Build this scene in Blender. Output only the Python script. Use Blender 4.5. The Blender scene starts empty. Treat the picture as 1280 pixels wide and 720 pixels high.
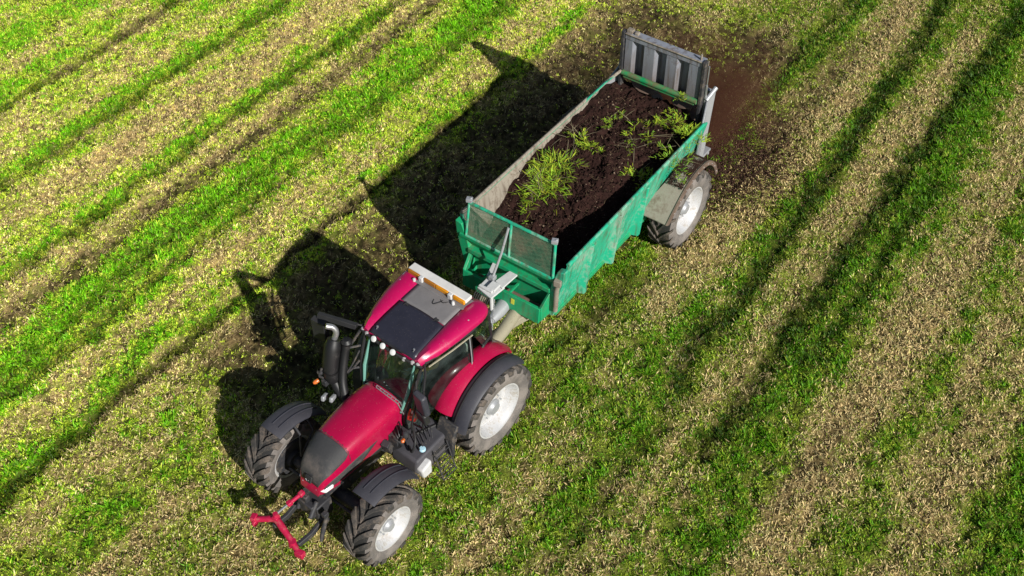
import bpy, bmesh, math, random
import numpy as np
from mathutils import Vector, Matrix

random.seed(7)
rng = np.random.default_rng(11)
R = math.radians
scene = bpy.context.scene
col = scene.collection

# ------------------------------------------------------------------ helpers
def tag(o, label=None, cat=None, group=None, kind=None):
    if label: o['label'] = label
    if cat: o['category'] = cat
    if group: o['group'] = group
    if kind: o['kind'] = kind
    return o

def empty(name, loc=(0, 0, 0), rz=0.0):
    o = bpy.data.objects.new(name, None)
    o.location = loc
    o.rotation_euler = (0, 0, rz)
    o.empty_display_size = 0.3
    col.objects.link(o)
    return o

class MB:
    """collects shapes into one mesh"""
    def __init__(s):
        s.v = []; s.f = []; s.m = []
    def add(s, verts, faces, mi=0):
        b = len(s.v)
        s.v += [tuple(p) for p in verts]
        s.f += [tuple(b + i for i in f) for f in faces]
        s.m += [mi] * len(faces)
        return s
    def hexa(s, p, mi=0):          # p: 4 bottom, 4 top (same order)
        return s.add(p, [(3, 2, 1, 0), (4, 5, 6, 7), (0, 1, 5, 4), (1, 2, 6, 5), (2, 3, 7, 6), (3, 0, 4, 7)], mi)
    def box(s, c, d, rot=None, mi=0):
        x, y, z = d[0] / 2, d[1] / 2, d[2] / 2
        pts = [(-x, -y, -z), (x, -y, -z), (x, y, -z), (-x, y, -z), (-x, -y, z), (x, -y, z), (x, y, z), (-x, y, z)]
        M = Matrix.Identity(3)
        if rot:
            from mathutils import Euler
            M = Euler(rot).to_matrix()
        return s.hexa([tuple(M @ Vector(p) + Vector(c)) for p in pts], mi)
    def prism(s, poly, axis, a, b, mi=0):
        def mk(p, t):
            if axis == 'y': return (p[0], t, p[1])
            if axis == 'x': return (t, p[0], p[1])
            return (p[0], p[1], t)
        n = len(poly)
        vs = [mk(p, a) for p in poly] + [mk(p, b) for p in poly]
        fs = [tuple(range(n))[::-1], tuple(range(n, 2 * n))] + [(i, (i + 1) % n, n + (i + 1) % n, n + i) for i in range(n)]
        return s.add(vs, fs, mi)
    def tube(s, pts, r, n=10, mi=0, cap=True):
        pts = [Vector(p) for p in pts]
        rs = r if isinstance(r, (list, tuple)) else [r] * len(pts)
        rings = []
        t0 = (pts[1] - pts[0]).normalized()
        up = Vector((0, 0, 1)) if abs(t0.z) < .9 else Vector((1, 0, 0))
        nrm = t0.cross(up).normalized()
        for i, p in enumerate(pts):
            a = pts[max(i - 1, 0)]; b = pts[min(i + 1, len(pts) - 1)]
            t = (b - a).normalized()
            nrm = (nrm - t * nrm.dot(t)).normalized()
            bn = t.cross(nrm)
            rings.append([p + nrm * (rs[i] * math.cos(2 * math.pi * k / n)) + bn * (rs[i] * math.sin(2 * math.pi * k / n)) for k in range(n)])
        return s.loft(rings, mi, cap)
    def loft(s, rings, mi=0, cap=True, closed=True):
        n = len(rings[0]); vs = [tuple(p) for rg in rings for p in rg]; fs = []
        for i in range(len(rings) - 1):
            for k in range(n if closed else n - 1):
                a = i * n + k; b = i * n + (k + 1) % n
                fs.append((a, b, b + n, a + n))
        if cap and closed:
            fs.append(tuple(range(n))[::-1]); fs.append(tuple(range((len(rings) - 1) * n, len(rings) * n)))
        return s.add(vs, fs, mi)
    def lathe(s, prof, c, n=48, mi=0, axis='y'):     # prof: (radius, offset along axis)
        rings = []
        for r, a in prof:
            rg = []
            for k in range(n):
                t = 2 * math.pi * k / n
                if axis == 'y': rg.append((c[0] + r * math.cos(t), c[1] + a, c[2] + r * math.sin(t)))
                elif axis == 'x': rg.append((c[0] + a, c[1] + r * math.cos(t), c[2] + r * math.sin(t)))
                else: rg.append((c[0] + r * math.cos(t), c[1] + r * math.sin(t), c[2] + a))
            rings.append(rg)
        return s.loft(rings, mi, cap=False)
    def build(s, name, mat, parent=None, bevel=0, smooth=38, seg=2):
        me = bpy.data.meshes.new(name)
        me.from_pydata(s.v, [], s.f)
        bm = bmesh.new(); bm.from_mesh(me)
        bmesh.ops.recalc_face_normals(bm, faces=bm.faces)
        bm.to_mesh(me); bm.free()
        mats = mat if isinstance(mat, (list, tuple)) else [mat]
        for m in mats: me.materials.append(m)
        if len(mats) > 1: me.polygons.foreach_set('material_index', s.m)
        if smooth:
            me.polygons.foreach_set('use_smooth', [True] * len(me.polygons))
            me.set_sharp_from_angle(angle=R(smooth))
        me.update()
        o = bpy.data.objects.new(name, me)
        if parent: o.parent = parent
        col.objects.link(o)
        if bevel:
            b = o.modifiers.new('bevel', 'BEVEL'); b.width = bevel; b.segments = seg
            b.limit_method = 'ANGLE'; b.angle_limit = R(40); b.harden_normals = False
        return o

def smoothpath(pts, k=6):
    P = [Vector(p) for p in pts]; out = []
    P = [P[0] * 2 - P[1]] + P + [P[-1] * 2 - P[-2]]
    for i in range(1, len(P) - 2):
        for j in range(k):
            t = j / k; a, b, c, d = P[i - 1], P[i], P[i + 1], P[i + 2]
            out.append(.5 * ((2 * b) + (c - a) * t + (2 * a - 5 * b + 4 * c - d) * t * t + (3 * b - a - 3 * c + d) * t ** 3))
    out.append(P[-2]); return out

def interp(xs, ys, x):
    return float(np.interp(x, xs, ys))

# ------------------------------------------------------------------ materials
def material(name, base, rough=.5, metal=0.0, dirt=0.0, dirt_col=(.20, .15, .10), scale=3.0, coat=0.0, var=.12, bump=0.0, fine=60., top=0.0, speck=0.0, low=None, streak=None):
    m = bpy.data.materials.new(name); m.use_nodes = True
    nt = m.node_tree; N = nt.nodes; L = nt.links
    b = N['Principled BSDF']
    tc = N.new('ShaderNodeTexCoord')
    n1 = N.new('ShaderNodeTexNoise'); n1.inputs['Scale'].default_value = scale; n1.inputs['Detail'].default_value = 8; n1.inputs['Roughness'].default_value = .65
    L.new(tc.outputs['Object'], n1.inputs['Vector'])
    n2 = N.new('ShaderNodeTexNoise'); n2.inputs['Scale'].default_value = fine; n2.inputs['Detail'].default_value = 4
    L.new(tc.outputs['Object'], n2.inputs['Vector'])
    hv = N.new('ShaderNodeMixRGB'); hv.blend_type = 'MULTIPLY'; hv.inputs['Fac'].default_value = 1
    hv.inputs['Color1'].default_value = (*base, 1)
    mr = N.new('ShaderNodeMapRange'); mr.inputs['From Min'].default_value = .3; mr.inputs['From Max'].default_value = .7
    mr.inputs['To Min'].default_value = 1 - var; mr.inputs['To Max'].default_value = 1 + var
    L.new(n1.outputs['Fac'], mr.inputs['Value']); L.new(mr.outputs[0], hv.inputs['Color2'])
    last = hv.outputs[0]; rsock = None
    if dirt > 0 or low or top:
        r = N.new('ShaderNodeMapRange'); r.clamp = True
        add = N.new('ShaderNodeMath'); add.operation = 'ADD'
        mu = N.new('ShaderNodeMath'); mu.operation = 'MULTIPLY'; mu.inputs[1].default_value = .45
        L.new(n2.outputs['Fac'], mu.inputs[0]); L.new(n1.outputs['Fac'], add.inputs[0]); L.new(mu.outputs[0], add.inputs[1])
        r.inputs['From Min'].default_value = 1.02 - dirt * .7; r.inputs['From Max'].default_value = 1.15 - dirt * .55
        r.inputs['To Max'].default_value = min(1, .55 + dirt * .5)
        L.new(add.outputs[0], r.inputs['Value'])
        fac = r.outputs[0]
        if low:   # more dirt towards the ground: (z where it fades out, amount)
            sx = N.new('ShaderNodeSeparateXYZ'); L.new(tc.outputs['Object'], sx.inputs[0])
            lr = N.new('ShaderNodeMapRange'); lr.inputs['From Min'].default_value = low[0]; lr.inputs['From Max'].default_value = low[0] - .7
            lr.inputs['To Max'].default_value = low[1]; L.new(sx.outputs['Z'], lr.inputs['Value'])
            ml = N.new('ShaderNodeMath'); ml.operation = 'MULTIPLY'; L.new(lr.outputs[0], ml.inputs[0]); L.new(add.outputs[0], ml.inputs[1])
            mx = N.new('ShaderNodeMath'); mx.operation = 'MAXIMUM'; L.new(fac, mx.inputs[0]); L.new(ml.outputs[0], mx.inputs[1]); fac = mx.outputs[0]
        if top:   # dust settled on upward faces
            g = N.new('ShaderNodeNewGeometry'); sx2 = N.new('ShaderNodeSeparateXYZ'); L.new(g.outputs['Normal'], sx2.inputs[0])
            tr = N.new('ShaderNodeMapRange'); tr.inputs['From Min'].default_value = .3; tr.inputs['To Max'].default_value = top
            L.new(sx2.outputs['Z'], tr.inputs['Value'])
            mt = N.new('ShaderNodeMath'); mt.operation = 'MULTIPLY'; L.new(tr.outputs[0], mt.inputs[0]); L.new(add.outputs[0], mt.inputs[1])
            mx = N.new('ShaderNodeMath'); mx.operation = 'MAXIMUM'; L.new(fac, mx.inputs[0]); L.new(mt.outputs[0], mx.inputs[1]); fac = mx.outputs[0]
        mix = N.new('ShaderNodeMixRGB'); mix.inputs['Color2'].default_value = (*dirt_col, 1)
        L.new(fac, mix.inputs['Fac']); L.new(last, mix.inputs['Color1']); last = mix.outputs[0]
        rr = N.new('ShaderNodeMapRange'); rr.inputs['To Min'].default_value = rough; rr.inputs['To Max'].default_value = .9
        L.new(fac, rr.inputs['Value']); rsock = rr.outputs[0]
    if speck > 0:
        vo = N.new('ShaderNodeTexVoronoi'); vo.inputs['Scale'].default_value = 28; L.new(tc.outputs['Object'], vo.inputs['Vector'])
        sr = N.new('ShaderNodeMapRange'); sr.inputs['From Min'].default_value = .11; sr.inputs['From Max'].default_value = .08
        sr.inputs['To Max'].default_value = speck; L.new(vo.outputs['Distance'], sr.inputs['Value'])
        m3 = N.new('ShaderNodeMixRGB'); m3.inputs['Color2'].default_value = (.5, .42, .36, 1)
        L.new(sr.outputs[0], m3.inputs['Fac']); L.new(last, m3.inputs['Color1']); last = m3.outputs[0]
    if streak:   # rain and muck streaks running down
        mp = N.new('ShaderNodeMapping'); mp.inputs['Scale'].default_value = (7, 7, .9); L.new(tc.outputs['Object'], mp.inputs[0])
        n3 = N.new('ShaderNodeTexNoise'); n3.inputs['Scale'].default_value = 1.6; n3.inputs['Detail'].default_value = 6; L.new(mp.outputs[0], n3.inputs['Vector'])
        r3 = N.new('ShaderNodeMapRange'); r3.inputs['From Min'].default_value = .50; r3.inputs['From Max'].default_value = .68; r3.inputs['To Max'].default_value = streak[0]; L.new(n3.outputs['Fac'], r3.inputs['Value'])
        m4 = N.new('ShaderNodeMixRGB'); m4.inputs['Color2'].default_value = (*streak[1], 1); L.new(r3.outputs[0], m4.inputs['Fac']); L.new(last, m4.inputs['Color1']); last = m4.outputs[0]
    L.new(last, b.inputs['Base Color'])
    if rsock: L.new(rsock, b.inputs['Roughness'])
    else: b.inputs['Roughness'].default_value = rough
    b.inputs['Metallic'].default_value = metal
    b.inputs['Coat Weight'].default_value = coat; b.inputs['Coat Roughness'].default_value = .12
    if bump:
        bp = N.new('ShaderNodeBump'); bp.inputs['Strength'].default_value = bump; bp.inputs['Distance'].default_value = .01
        L.new(n2.outputs['Fac'], bp.inputs['Height']); L.new(bp.outputs[0], b.inputs['Normal'])
    return m

M = {}
DUST = (.26, .20, .15)
M['red'] = material('red_paint', (.44, .004, .054), .27, dirt=.16, dirt_col=(.34, .11, .11), coat=.35, scale=2.2, speck=.4, low=(1.3, .7), var=.1)
M['roofred_sky'] = material('roof_red_sky_tint', (.47, .004, .085), .30, dirt=.16, dirt_col=(.34, .11, .13), coat=.35, scale=2.2, speck=.4, var=.1)  # same red paint, with the sky's blue reflection put into the colour
M['red_dull'] = material('red_hitch_paint', (.50, .008, .06), .5, dirt=.36, dirt_col=(.34, .15, .11), scale=9)
M['roofglass'] = material('roof_hatch', (.028, .028, .042), .35, dirt=.12, dirt_col=(.12, .11, .11), scale=8, speck=.35)
M['roofgrey'] = material('roof_grey', (.20, .19, .19), .6, dirt=.2, dirt_col=(.12, .11, .10), scale=5)
M['black'] = material('black_plastic', (.022, .022, .024), .5, dirt=.22, dirt_col=(.10, .09, .08), scale=5, top=.25)
M['fender'] = material('fender_plastic', (.04, .041, .055), .5, dirt=.25, dirt_col=(.15, .135, .13), scale=4, top=.25, speck=.3, low=(1.35, .8))
M['iron'] = material('cast_iron', (.045, .045, .05), .6, metal=.2, dirt=.42, dirt_col=(.17, .14, .11), scale=6, fine=30)
M['grille'] = material('dusty_grille', (.05, .05, .052), .6, dirt=.42, dirt_col=(.17, .14, .125), scale=2.6, fine=260, bump=.6)
M['tread'] = material('tyre_rubber', (.028, .027, .026), .8, dirt=.40, dirt_col=(.17, .13, .10), scale=4, fine=40, bump=.3)
M['sidewall'] = material('tyre_sidewall', (.15, .135, .125), .85, dirt=.55, dirt_col=(.27, .235, .21), scale=3, fine=50, bump=.3)
M['rim'] = material('silver_rim', (.60, .60, .61), .42, metal=.15, dirt=.42, dirt_col=(.40, .36, .31), scale=5, fine=20)
M['steel'] = material('bare_steel', (.45, .45, .46), .35, metal=.7, dirt=.25, dirt_col=(.28, .23, .18), scale=8)
M['white'] = material('white_panel', (.74, .72, .68), .5, dirt=.12, dirt_col=(.5, .45, .38), scale=5)
M['green'] = material('green_paint', (.010, .34, .14), .42, dirt=.34, dirt_col=(.16, .24, .12), scale=2.4, fine=25, coat=.1, low=(1.15, .5), streak=(.5, (.08, .09, .04)))
M['green_worn'] = material('worn_green_paint', (.025, .48, .28), .40, dirt=.48, dirt_col=(.36, .44, .36), scale=1.5, fine=14, coat=.1, streak=(.75, (.10, .10, .05)))
M['liner'] = material('worn_steel_wall', (.34, .30, .24), .6, dirt=.42, dirt_col=(.11, .07, .045), scale=2.5, fine=20, streak=(.6, (.09, .055, .035)))
M['galv'] = material('galvanised_steel', (.42, .43, .45), .45, metal=.3, dirt=.30, dirt_col=(.17, .12, .10), scale=2.2, fine=25)
M['doorsteel'] = material('door_steel', (.30, .32, .37), .5, metal=.15, dirt=.34, dirt_col=(.13, .09, .07), scale=2.4, fine=25, low=(3.5, .95), streak=(.7, (.12, .085, .06)))
M['mudguard'] = material('dusty_mudguard', (.30, .26, .21), .7, dirt=.4, dirt_col=(.15, .10, .07), scale=2.2, fine=16)
M['rusty'] = material('rusty_edge', (.15, .10, .075), .75, dirt=.4, dirt_col=(.26, .20, .16), scale=7, fine=40)
M['lug'] = material('tyre_lug', (.05, .047, .044), .8, dirt=.50, dirt_col=(.19, .15, .12), scale=4, fine=40, bump=.3)
M['greenbar'] = material('dirty_green_bar', (.01, .30, .10), .5, dirt=.62, dirt_col=(.15, .12, .055), scale=3.5, fine=12)
M['meshgreen'] = material('mesh_wire', (.10, .26, .15), .6, dirt=.5, dirt_col=(.30, .28, .18), scale=3)
M['soot'] = material('sooty_black', (.010, .010, .011), .5, dirt=.3, dirt_col=(.05, .045, .04), scale=6)
M['dusty_bar'] = material('dusty_drawbar', (.34, .31, .22), .75, dirt=.4, dirt_col=(.20, .17, .10), scale=5)
M['dustwhite'] = material('dusty_white_plate', (.60, .60, .60), .6, dirt=.3, dirt_col=(.28, .25, .22), scale=10, fine=60)
M['skin'] = None

def glass(name, tint, refl=.12):
    m = bpy.data.materials.new(name); m.use_nodes = True
    nt = m.node_tree; N = nt.nodes; L = nt.links; N.remove(N['Principled BSDF'])
    t = N.new('ShaderNodeBsdfTransparent'); t.inputs[0].default_value = (*tint, 1)
    g = N.new('ShaderNodeBsdfGlossy'); g.inputs['Roughness'].default_value = .04; g.inputs[0].default_value = (.8, .95, .9, 1)
    fr = N.new('ShaderNodeFresnel'); fr.inputs[0].default_value = 1.5
    ad = N.new('ShaderNodeMath'); ad.inputs[1].default_value = refl * .3; L.new(fr.outputs[0], ad.inputs[0])
    n1 = N.new('ShaderNodeTexNoise'); n1.inputs['Scale'].default_value = 5
    tc = N.new('ShaderNodeTexCoord'); L.new(tc.outputs['Object'], n1.inputs['Vector'])
    d = N.new('ShaderNodeBsdfDiffuse'); d.inputs[0].default_value = (.22, .30, .27, 1)
    mr = N.new('ShaderNodeMapRange'); mr.inputs['From Min'].default_value = .4; mr.inputs['From Max'].default_value = .8; mr.inputs['To Min'].default_value = .02; mr.inputs['To Max'].default_value = .10
    L.new(n1.outputs['Fac'], mr.inputs['Value'])
    mx = N.new('ShaderNodeMixShader'); L.new(ad.outputs[0], mx.inputs[0]); L.new(t.outputs[0], mx.inputs[1]); L.new(g.outputs[0], mx.inputs[2])
    m2 = N.new('ShaderNodeMixShader'); L.new(mr.outputs[0], m2.inputs[0]); L.new(mx.outputs[0], m2.inputs[1]); L.new(d.outputs[0], m2.inputs[2])
    L.new(m2.outputs[0], N['Material Output'].inputs[0]); return m
M['glass'] = glass('tinted_glass', (.30, .44, .37))

def plain(name, c, rough=.5, var=.1, metal=0.):
    return material(name, c, rough, metal=metal, var=var, scale=6)
M['amber'] = plain('amber_lens', (.75, .30, .01), .2)
M['amber_brown'] = plain('amber_lens_dark', (.42, .16, .015), .25)
M['clear'] = plain('clear_lens', (.85, .85, .83), .15, metal=.0)
M['dimlens'] = plain('dim_lens', (.42, .40, .40), .15)
M['orange'] = plain('orange_lens', (.65, .16, .03), .25)
M['seat'] = plain('seat_cloth', (.05, .05, .06), .9)
M['interior'] = plain('cab_interior', (.035, .045, .04), .8)
M['bluewhite'] = plain('pale_blue_cap', (.45, .72, .85), .4)
M['yellow'] = plain('yellow_sticker', (.65, .65, .05), .5)
M['pale_grey_green'] = plain('pale_arc_tone', (.40, .48, .44), .5)
M['teal_reflect'] = plain('painted_glass_reflection', (.16, .36, .30), .2)  # reflection on the glass edge, put in as a teal colour
M['redtoy'] = plain('red_console', (.50, .03, .02), .5)
TUFTS, STRAW, SUNP, SKY, DUSTD = 370, 820, 5.0, .052, 2.0

# ------------------------------------------------------------------ wheels
def make_wheel(parent, name, cx, cy, cz, side, Rt, W, Rr, lugs, lugh=.05, dish=.12, lugw=.06, drop=.0):
    """rim is the wheel part; tyre and hub are its sub-parts. side=+1: outer face to +y. cy is the centre of the tyre width"""
    c = (cx, cy, cz); h = W / 2
    rim = MB()
    o = side * h
    prof = [(Rr + .035, .78 * o), (Rr + .02, .84 * o), (Rr - .01, .84 * o), (Rr - .02, .74 * o), (Rr - .05, .60 * o), (Rr - .075, (.60 * h - dish * .5) * side),
            (Rr - .10, (.58 * h - dish) * side), (Rr * .62, (.60 * h - dish * 1.05) * side), (Rr * .5, (.58 * h - dish * .75) * side), (Rr * .36, (.58 * h - dish * .6) * side), (.0001, (.58 * h - dish * .6) * side)]
    rim.lathe(prof, c, 56)
    rim.lathe([(Rr + .02, -.84 * o), (Rr - .02, -.8 * o), (Rr - .09, -.5 * o), (Rr * .4, -.1 * o), (.001, -.1 * o)], c, 40)
    w = rim.build(name, M['rim'], parent, smooth=30)
    # tyre
    t = MB(); Rc = Rt - lugh
    pr = [(Rr - .005, .74), (Rr + .02, .86), (Rr + .06, .93), ((Rr + Rt) / 2 - .02, 1.0), (Rt - .17, .99), (Rt - .11, .95), (Rc - .015, .84), (Rc, .6), (Rc + .005, 0)]
    full = [(r, a * h) for r, a in pr] + [(r, -a * h) for r, a in pr[::-1][1:]]
    n = 96; rings = []
    for r, a in full:
        rings.append([(cx + r * math.cos(2 * math.pi * k / n), cy + a, cz + r * math.sin(2 * math.pi * k / n)) for k in range(n)])
    t.loft(rings[:7], 1, cap=False); t.loft(rings[6:-6], 0, cap=False); t.loft(rings[-7:], 1, cap=False)
    for i in range(lugs):
        for s in (1, -1):
            th0 = 2 * math.pi * (i + (.5 if s < 0 else 0)) / lugs
            sweep = 1.15 * 2 * math.pi / lugs
            # centreline -> shoulder -> down the shoulder
            st = [(.02, 0, Rt, Rc - .03, lugw * .85), (.30, .42, Rt, Rc - .03, lugw * .85), (.62, .74, Rt - .003, Rc - .03, lugw), (.88, .97, Rt - .012, Rc - .06, lugw * 1.1), (.97, 1.04, Rt - .035, Rt - .13, lugw * 1.15), (.985, 1.08, Rt - .075, Rt - .14, lugw * .9)]
            sec = []
            for (yy, k, ro, ri, w_) in st:
                th = th0 + sweep * k * 1.0
                y = cy + s * yy * h
                hw = w_ / 2 / Rt
                sec.append([(cx + ri * math.cos(th - hw * 1.25), y, cz + ri * math.sin(th - hw * 1.25)), (cx + ri * math.cos(th + hw * 1.25), y, cz + ri * math.sin(th + hw * 1.25)),
                            (cx + ro * math.cos(th + hw), y, cz + ro * math.sin(th + hw)), (cx + ro * math.cos(th - hw), y, cz + ro * math.sin(th - hw))])
            # give last two sections a small outward offset so the lug end has thickness
            sec[4] = [(p[0], p[1] + s * .006, p[2]) for p in sec[4]]
            sec[5] = [(p[0], p[1] + s * .004, p[2]) for p in sec[5]]
            t.loft(sec, 2)
    # flat sidewall ribs
    ty = t.build('tyre', [M['tread'], M['sidewall'], M['lug']], w, smooth=35)
    hb = MB(); yo = cy + (.58 * h - dish * .6) * side
    hb.lathe([(Rr * .30, 0), (Rr * .30, .03 * side), (Rr * .24, .05 * side), (Rr * .2, .09 * side), (.0001, .10 * side)], (cx, yo, cz), 28)
    for k in range(8):
        a = 2 * math.pi * k / 8
        hb.lathe([(.016, .0), (.016, .03 * side), (.0001, .032 * side)], (cx + Rr * .42 * math.cos(a), yo - .002 * side, cz + Rr * .42 * math.sin(a)), 6)
    hb.build('hub', M['galv'], w, smooth=30)
    return w

def arc_sheet(cx, cz, r, a0, a1, y0, y1, th=.02, n=18, lip=0.0, flat=None):
    """curved mudguard sheet between two angles (degrees, from +x)"""
    m = MB(); rings = []
    for k in range(n + 1):
        a = R(a0 + (a1 - a0) * k / n)
        c, s = math.cos(a), math.sin(a)
        ring = []
        ys = [y0, y0 + (y1 - y0) * .12, y0 + (y1 - y0) * .5, y0 + (y1 - y0) * .88, y1]
        dr = [-lip, -.004, 0.012, -.004, -lip]
        for y, d in zip(ys, dr): ring.append((cx + (r + d) * c, y, cz + (r + d) * s))
        for y, d in zip(ys[::-1], dr[::-1]): ring.append((cx + (r + d - th) * c, y, cz + (r + d - th) * s))
        rings.append(ring)
    m.loft(rings); return m

# ------------------------------------------------------------------ tractor
TR = empty('tractor', (0, 0, 0))
tag(TR, 'raspberry red farm tractor with black front fenders pulling the green spreader', 'tractor')

RWY = 1.395 - .31
for s in (1, -1):
    make_wheel(TR, 'rear_wheel', 0.03, s * RWY, .915, s, .925, .62, .55, 20, .05, .15, .105)
    make_wheel(TR, 'front_wheel', 2.925, s * 1.18, .725, s, .735, .52, .415, 17, .045, .10, .115)

# chassis, engine block and axles
m = MB()
m.box((1.1, 0, .95), (3.6, .5, .5)); m.box((2.5, 0, 1.15), (1.5, .44, .5)); m.box((-.1, 0, .95), (.7, .62, .62))
m.box((2.4, .24, 1.02), (.7, .12, .3)); m.box((2.0, -.26, 1.1), (.6, .14, .35))
m.build('chassis', M['iron'], TR, bevel=.03)
m = MB()
m.tube([(0.03, -.95, .915), (.03, -.5, .915), (.03, .5, .915), (.03, .95, .915)], [.13, .19, .19, .13], 20)
m.build('rear_axle', M['iron'], TR)
m = MB()
m.tube([(2.925, -.9, .70), (2.925, -.3, .64), (2.925, .3, .64), (2.925, .9, .70)], [.10, .13, .13, .10], 16)
m.tube([(3.12, -.85, .7), (3.12, .85, .7)], .028, 10)
for s in (1, -1):
    m.lathe([(.0001, s * .10), (.36, s * .10), (.37, s * .16), (.2, s * .2)], (2.925, s * .84, .725), 24)
    m.lathe([(.0001, s * .02), (.17, s * .02), (.17, s * .13), (.22, s * .17), (.22, s * .25)], (2.925, s * .84, .725), 24)
m.build('front_axle', M['iron'], TR)

# hood
hx = [1.50, 1.62, 1.9, 2.4, 2.77, 3.0, 3.15, 3.27, 3.35, 3.40]
hzt = [1.985, 2.0, 2.00, 1.975, 1.91, 1.82, 1.72, 1.58, 1.40, 1.20]
hw = [.40, .42, .435, .415, .385, .355, .32, .285, .25, .21]
def hoodpt(x, v, off=0.0):
    zt = interp(hx, hzt, x); w = interp(hx, hw, x)
    zc = zt - min(.30, max(.05, (zt - 1.12) * .42)); zb = min(1.14, zc - .04)
    a = abs(v); s = 1 if v >= 0 else -1
    if a <= .62:
        th = a / .62 * math.pi / 2
        y = (w + off) * math.sin(th) ** .78; z = zc + (zt + off - zc) * max(0, math.cos(th)) ** .62
    else:
        t = (a - .62) / .38
        y = (w + off) * (1 - .10 * t * t); z = zc + (zb - zc) * t
    return (x + (off if x > 3.2 else 0), s * y, z)
# smoothed stations
xs = np.concatenate([np.linspace(1.50, 2.77, 16), np.linspace(2.82, 3.40, 22)])
_hz = np.interp(xs, hx, hzt); _hw = np.interp(xs, hx, hw)
def sm(a, n=3):
    for _ in range(n): a = np.concatenate([[a[0]], (a[:-2] + 2 * a[1:-1] + a[2:]) / 4, [a[-1]]])
    return a
_hz, _hw = sm(_hz), sm(_hw)
hx, hzt, hw = list(xs), list(_hz), list(_hw)
vs_ = np.linspace(-1, 1, 49)
m = MB()
m.loft([[hoodpt(x, v) for v in vs_] for x in xs], closed=False)
# rear cap and nose cap
n = len(vs_)
m.f.append(tuple(range(n))); m.m.append(0)
m.f.append(tuple(range((len(xs) - 1) * n, len(xs) * n))); m.m.append(0)
HOOD = m.build('hood', M['red'], TR, smooth=50)
def hood_patch(name, mat, x0, x1, vfun, nx=26, nv=16, off=.007, parent=HOOD):
    m = MB(); rings = []
    for i in range(nx + 1):
        x = x0 + (x1 - x0) * i / nx; a, b = vfun(i / nx)
        rings.append([hoodpt(x, a + (b - a) * k / nv, off) for k in range(nv + 1)])
    m.loft(rings, closed=False)
    o = m.build(name, mat, parent, smooth=50)
    sl = o.modifiers.new('t', 'SOLIDIFY'); sl.thickness = .012; sl.offset = -1
    return o
def capv(u):
    w = .53 * (1 - .42 * max(0, (u - .55) / .45) ** 2.0)
    if u < .12: w *= .90 + .83 * u
    return (-w, w)
hood_patch('front_grille', M['grille'], 2.77, 3.36, capv, 30, 24)
for s in (1, -1):
    hood_patch('side_grille', M['grille'], 2.15, 3.30, lambda u, s=s: (s * (.70 + .02 * (1 - u) - .02 * u), s * (.70 + min(.18, .02 + .45 * u))), 22, 6)
    hood_patch('lower_side_panel', M['black'], 1.6, 3.0, lambda u, s=s: (s * .92, s * .999), 12, 3)
# seam lines and badge on the nose, headlights
m = MB()
m.box((3.375, 0, 1.44), (.03, .15, .13), (0, -.5, 0)); m.build('nose_badge', M['black'], HOOD, bevel=.02)
m = MB()
m.tube([(3.405, -.035, 1.45), (3.41, -.005, 1.42), (3.405, .035, 1.45)], .007, 6); m.build('nose_emblem', M['steel'], HOOD)
for s in (1, -1):
    m = MB()
    m.hexa([(3.33, s * .14, 1.17), (3.30, s * .30, 1.19), (3.14, s * .33, 1.21), (3.2, s * .14, 1.17), (3.40, s * .13, 1.26), (3.36, s * .27, 1.28), (3.14, s * .34, 1.32), (3.2, s * .14, 1.26)])
    m.build('headlight', M['clear'], TR, bevel=.02)
m = MB()
m.loft([[hoodpt(2.755 + d, v, .004) for v in np.linspace(-.66, .66, 31)] for d in (-.006, .006)], closed=False)
for k in range(9):
    p = hoodpt(2.74, -.44 + .11 * k, .004); m.lathe([(.009, 0), (.007, .006), (.0001, .007)], p, 8, axis='z')
m.build('hood_seam', M['iron'], HOOD)
m = MB()   # handrail with rungs on the rear of the hood
m.tube([(1.56, -.08, 2.05), (1.52, .40, 1.93), (1.50, .47, 1.70)], .010, 8)
m.tube([(1.60, -.06, 2.05), (1.57, .39, 1.93), (1.55, .49, 1.70)], .010, 8)
for k in range(7):
    t = k / 6; m.tube([(1.56 - .04 * t, -.08 + .48 * t, 2.05 - .12 * t), (1.60 - .03 * t, -.06 + .45 * t, 2.05 - .12 * t)], .006, 6)
m.build('windscreen_wiper', M['steel'], TR)

# front fenders
for s in (1, -1):
    o = arc_sheet(2.925, .725, .955, 74, 150, s * .83, s * 1.31, .022, 20, .035).build('front_fender', M['fender'], TR, smooth=45)
    r = MB()
    for yy in (.98, 1.13):
        r.loft([[(2.925 + rr * math.cos(R(a)), s * (yy + d), .725 + rr * math.sin(R(a))) for rr, d in ((.962, -.008), (.962, .008), (.978, .004), (.978, -.004))] for a in range(82, 140, 4)])
    r.build('fender_rib', M['fender'], o)
    b = MB(); b.tube([(2.9, s * .75, .9), (2.85, s * .72, 1.5), (2.8, s * 1.0, 1.655)], .022, 8); b.tube([(2.9, s * .75, .9), (2.55, s * .74, 1.3), (2.5, s * 1.0, 1.55)], .02, 8)
    b.build('fender_bracket', M['iron'], TR)

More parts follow.
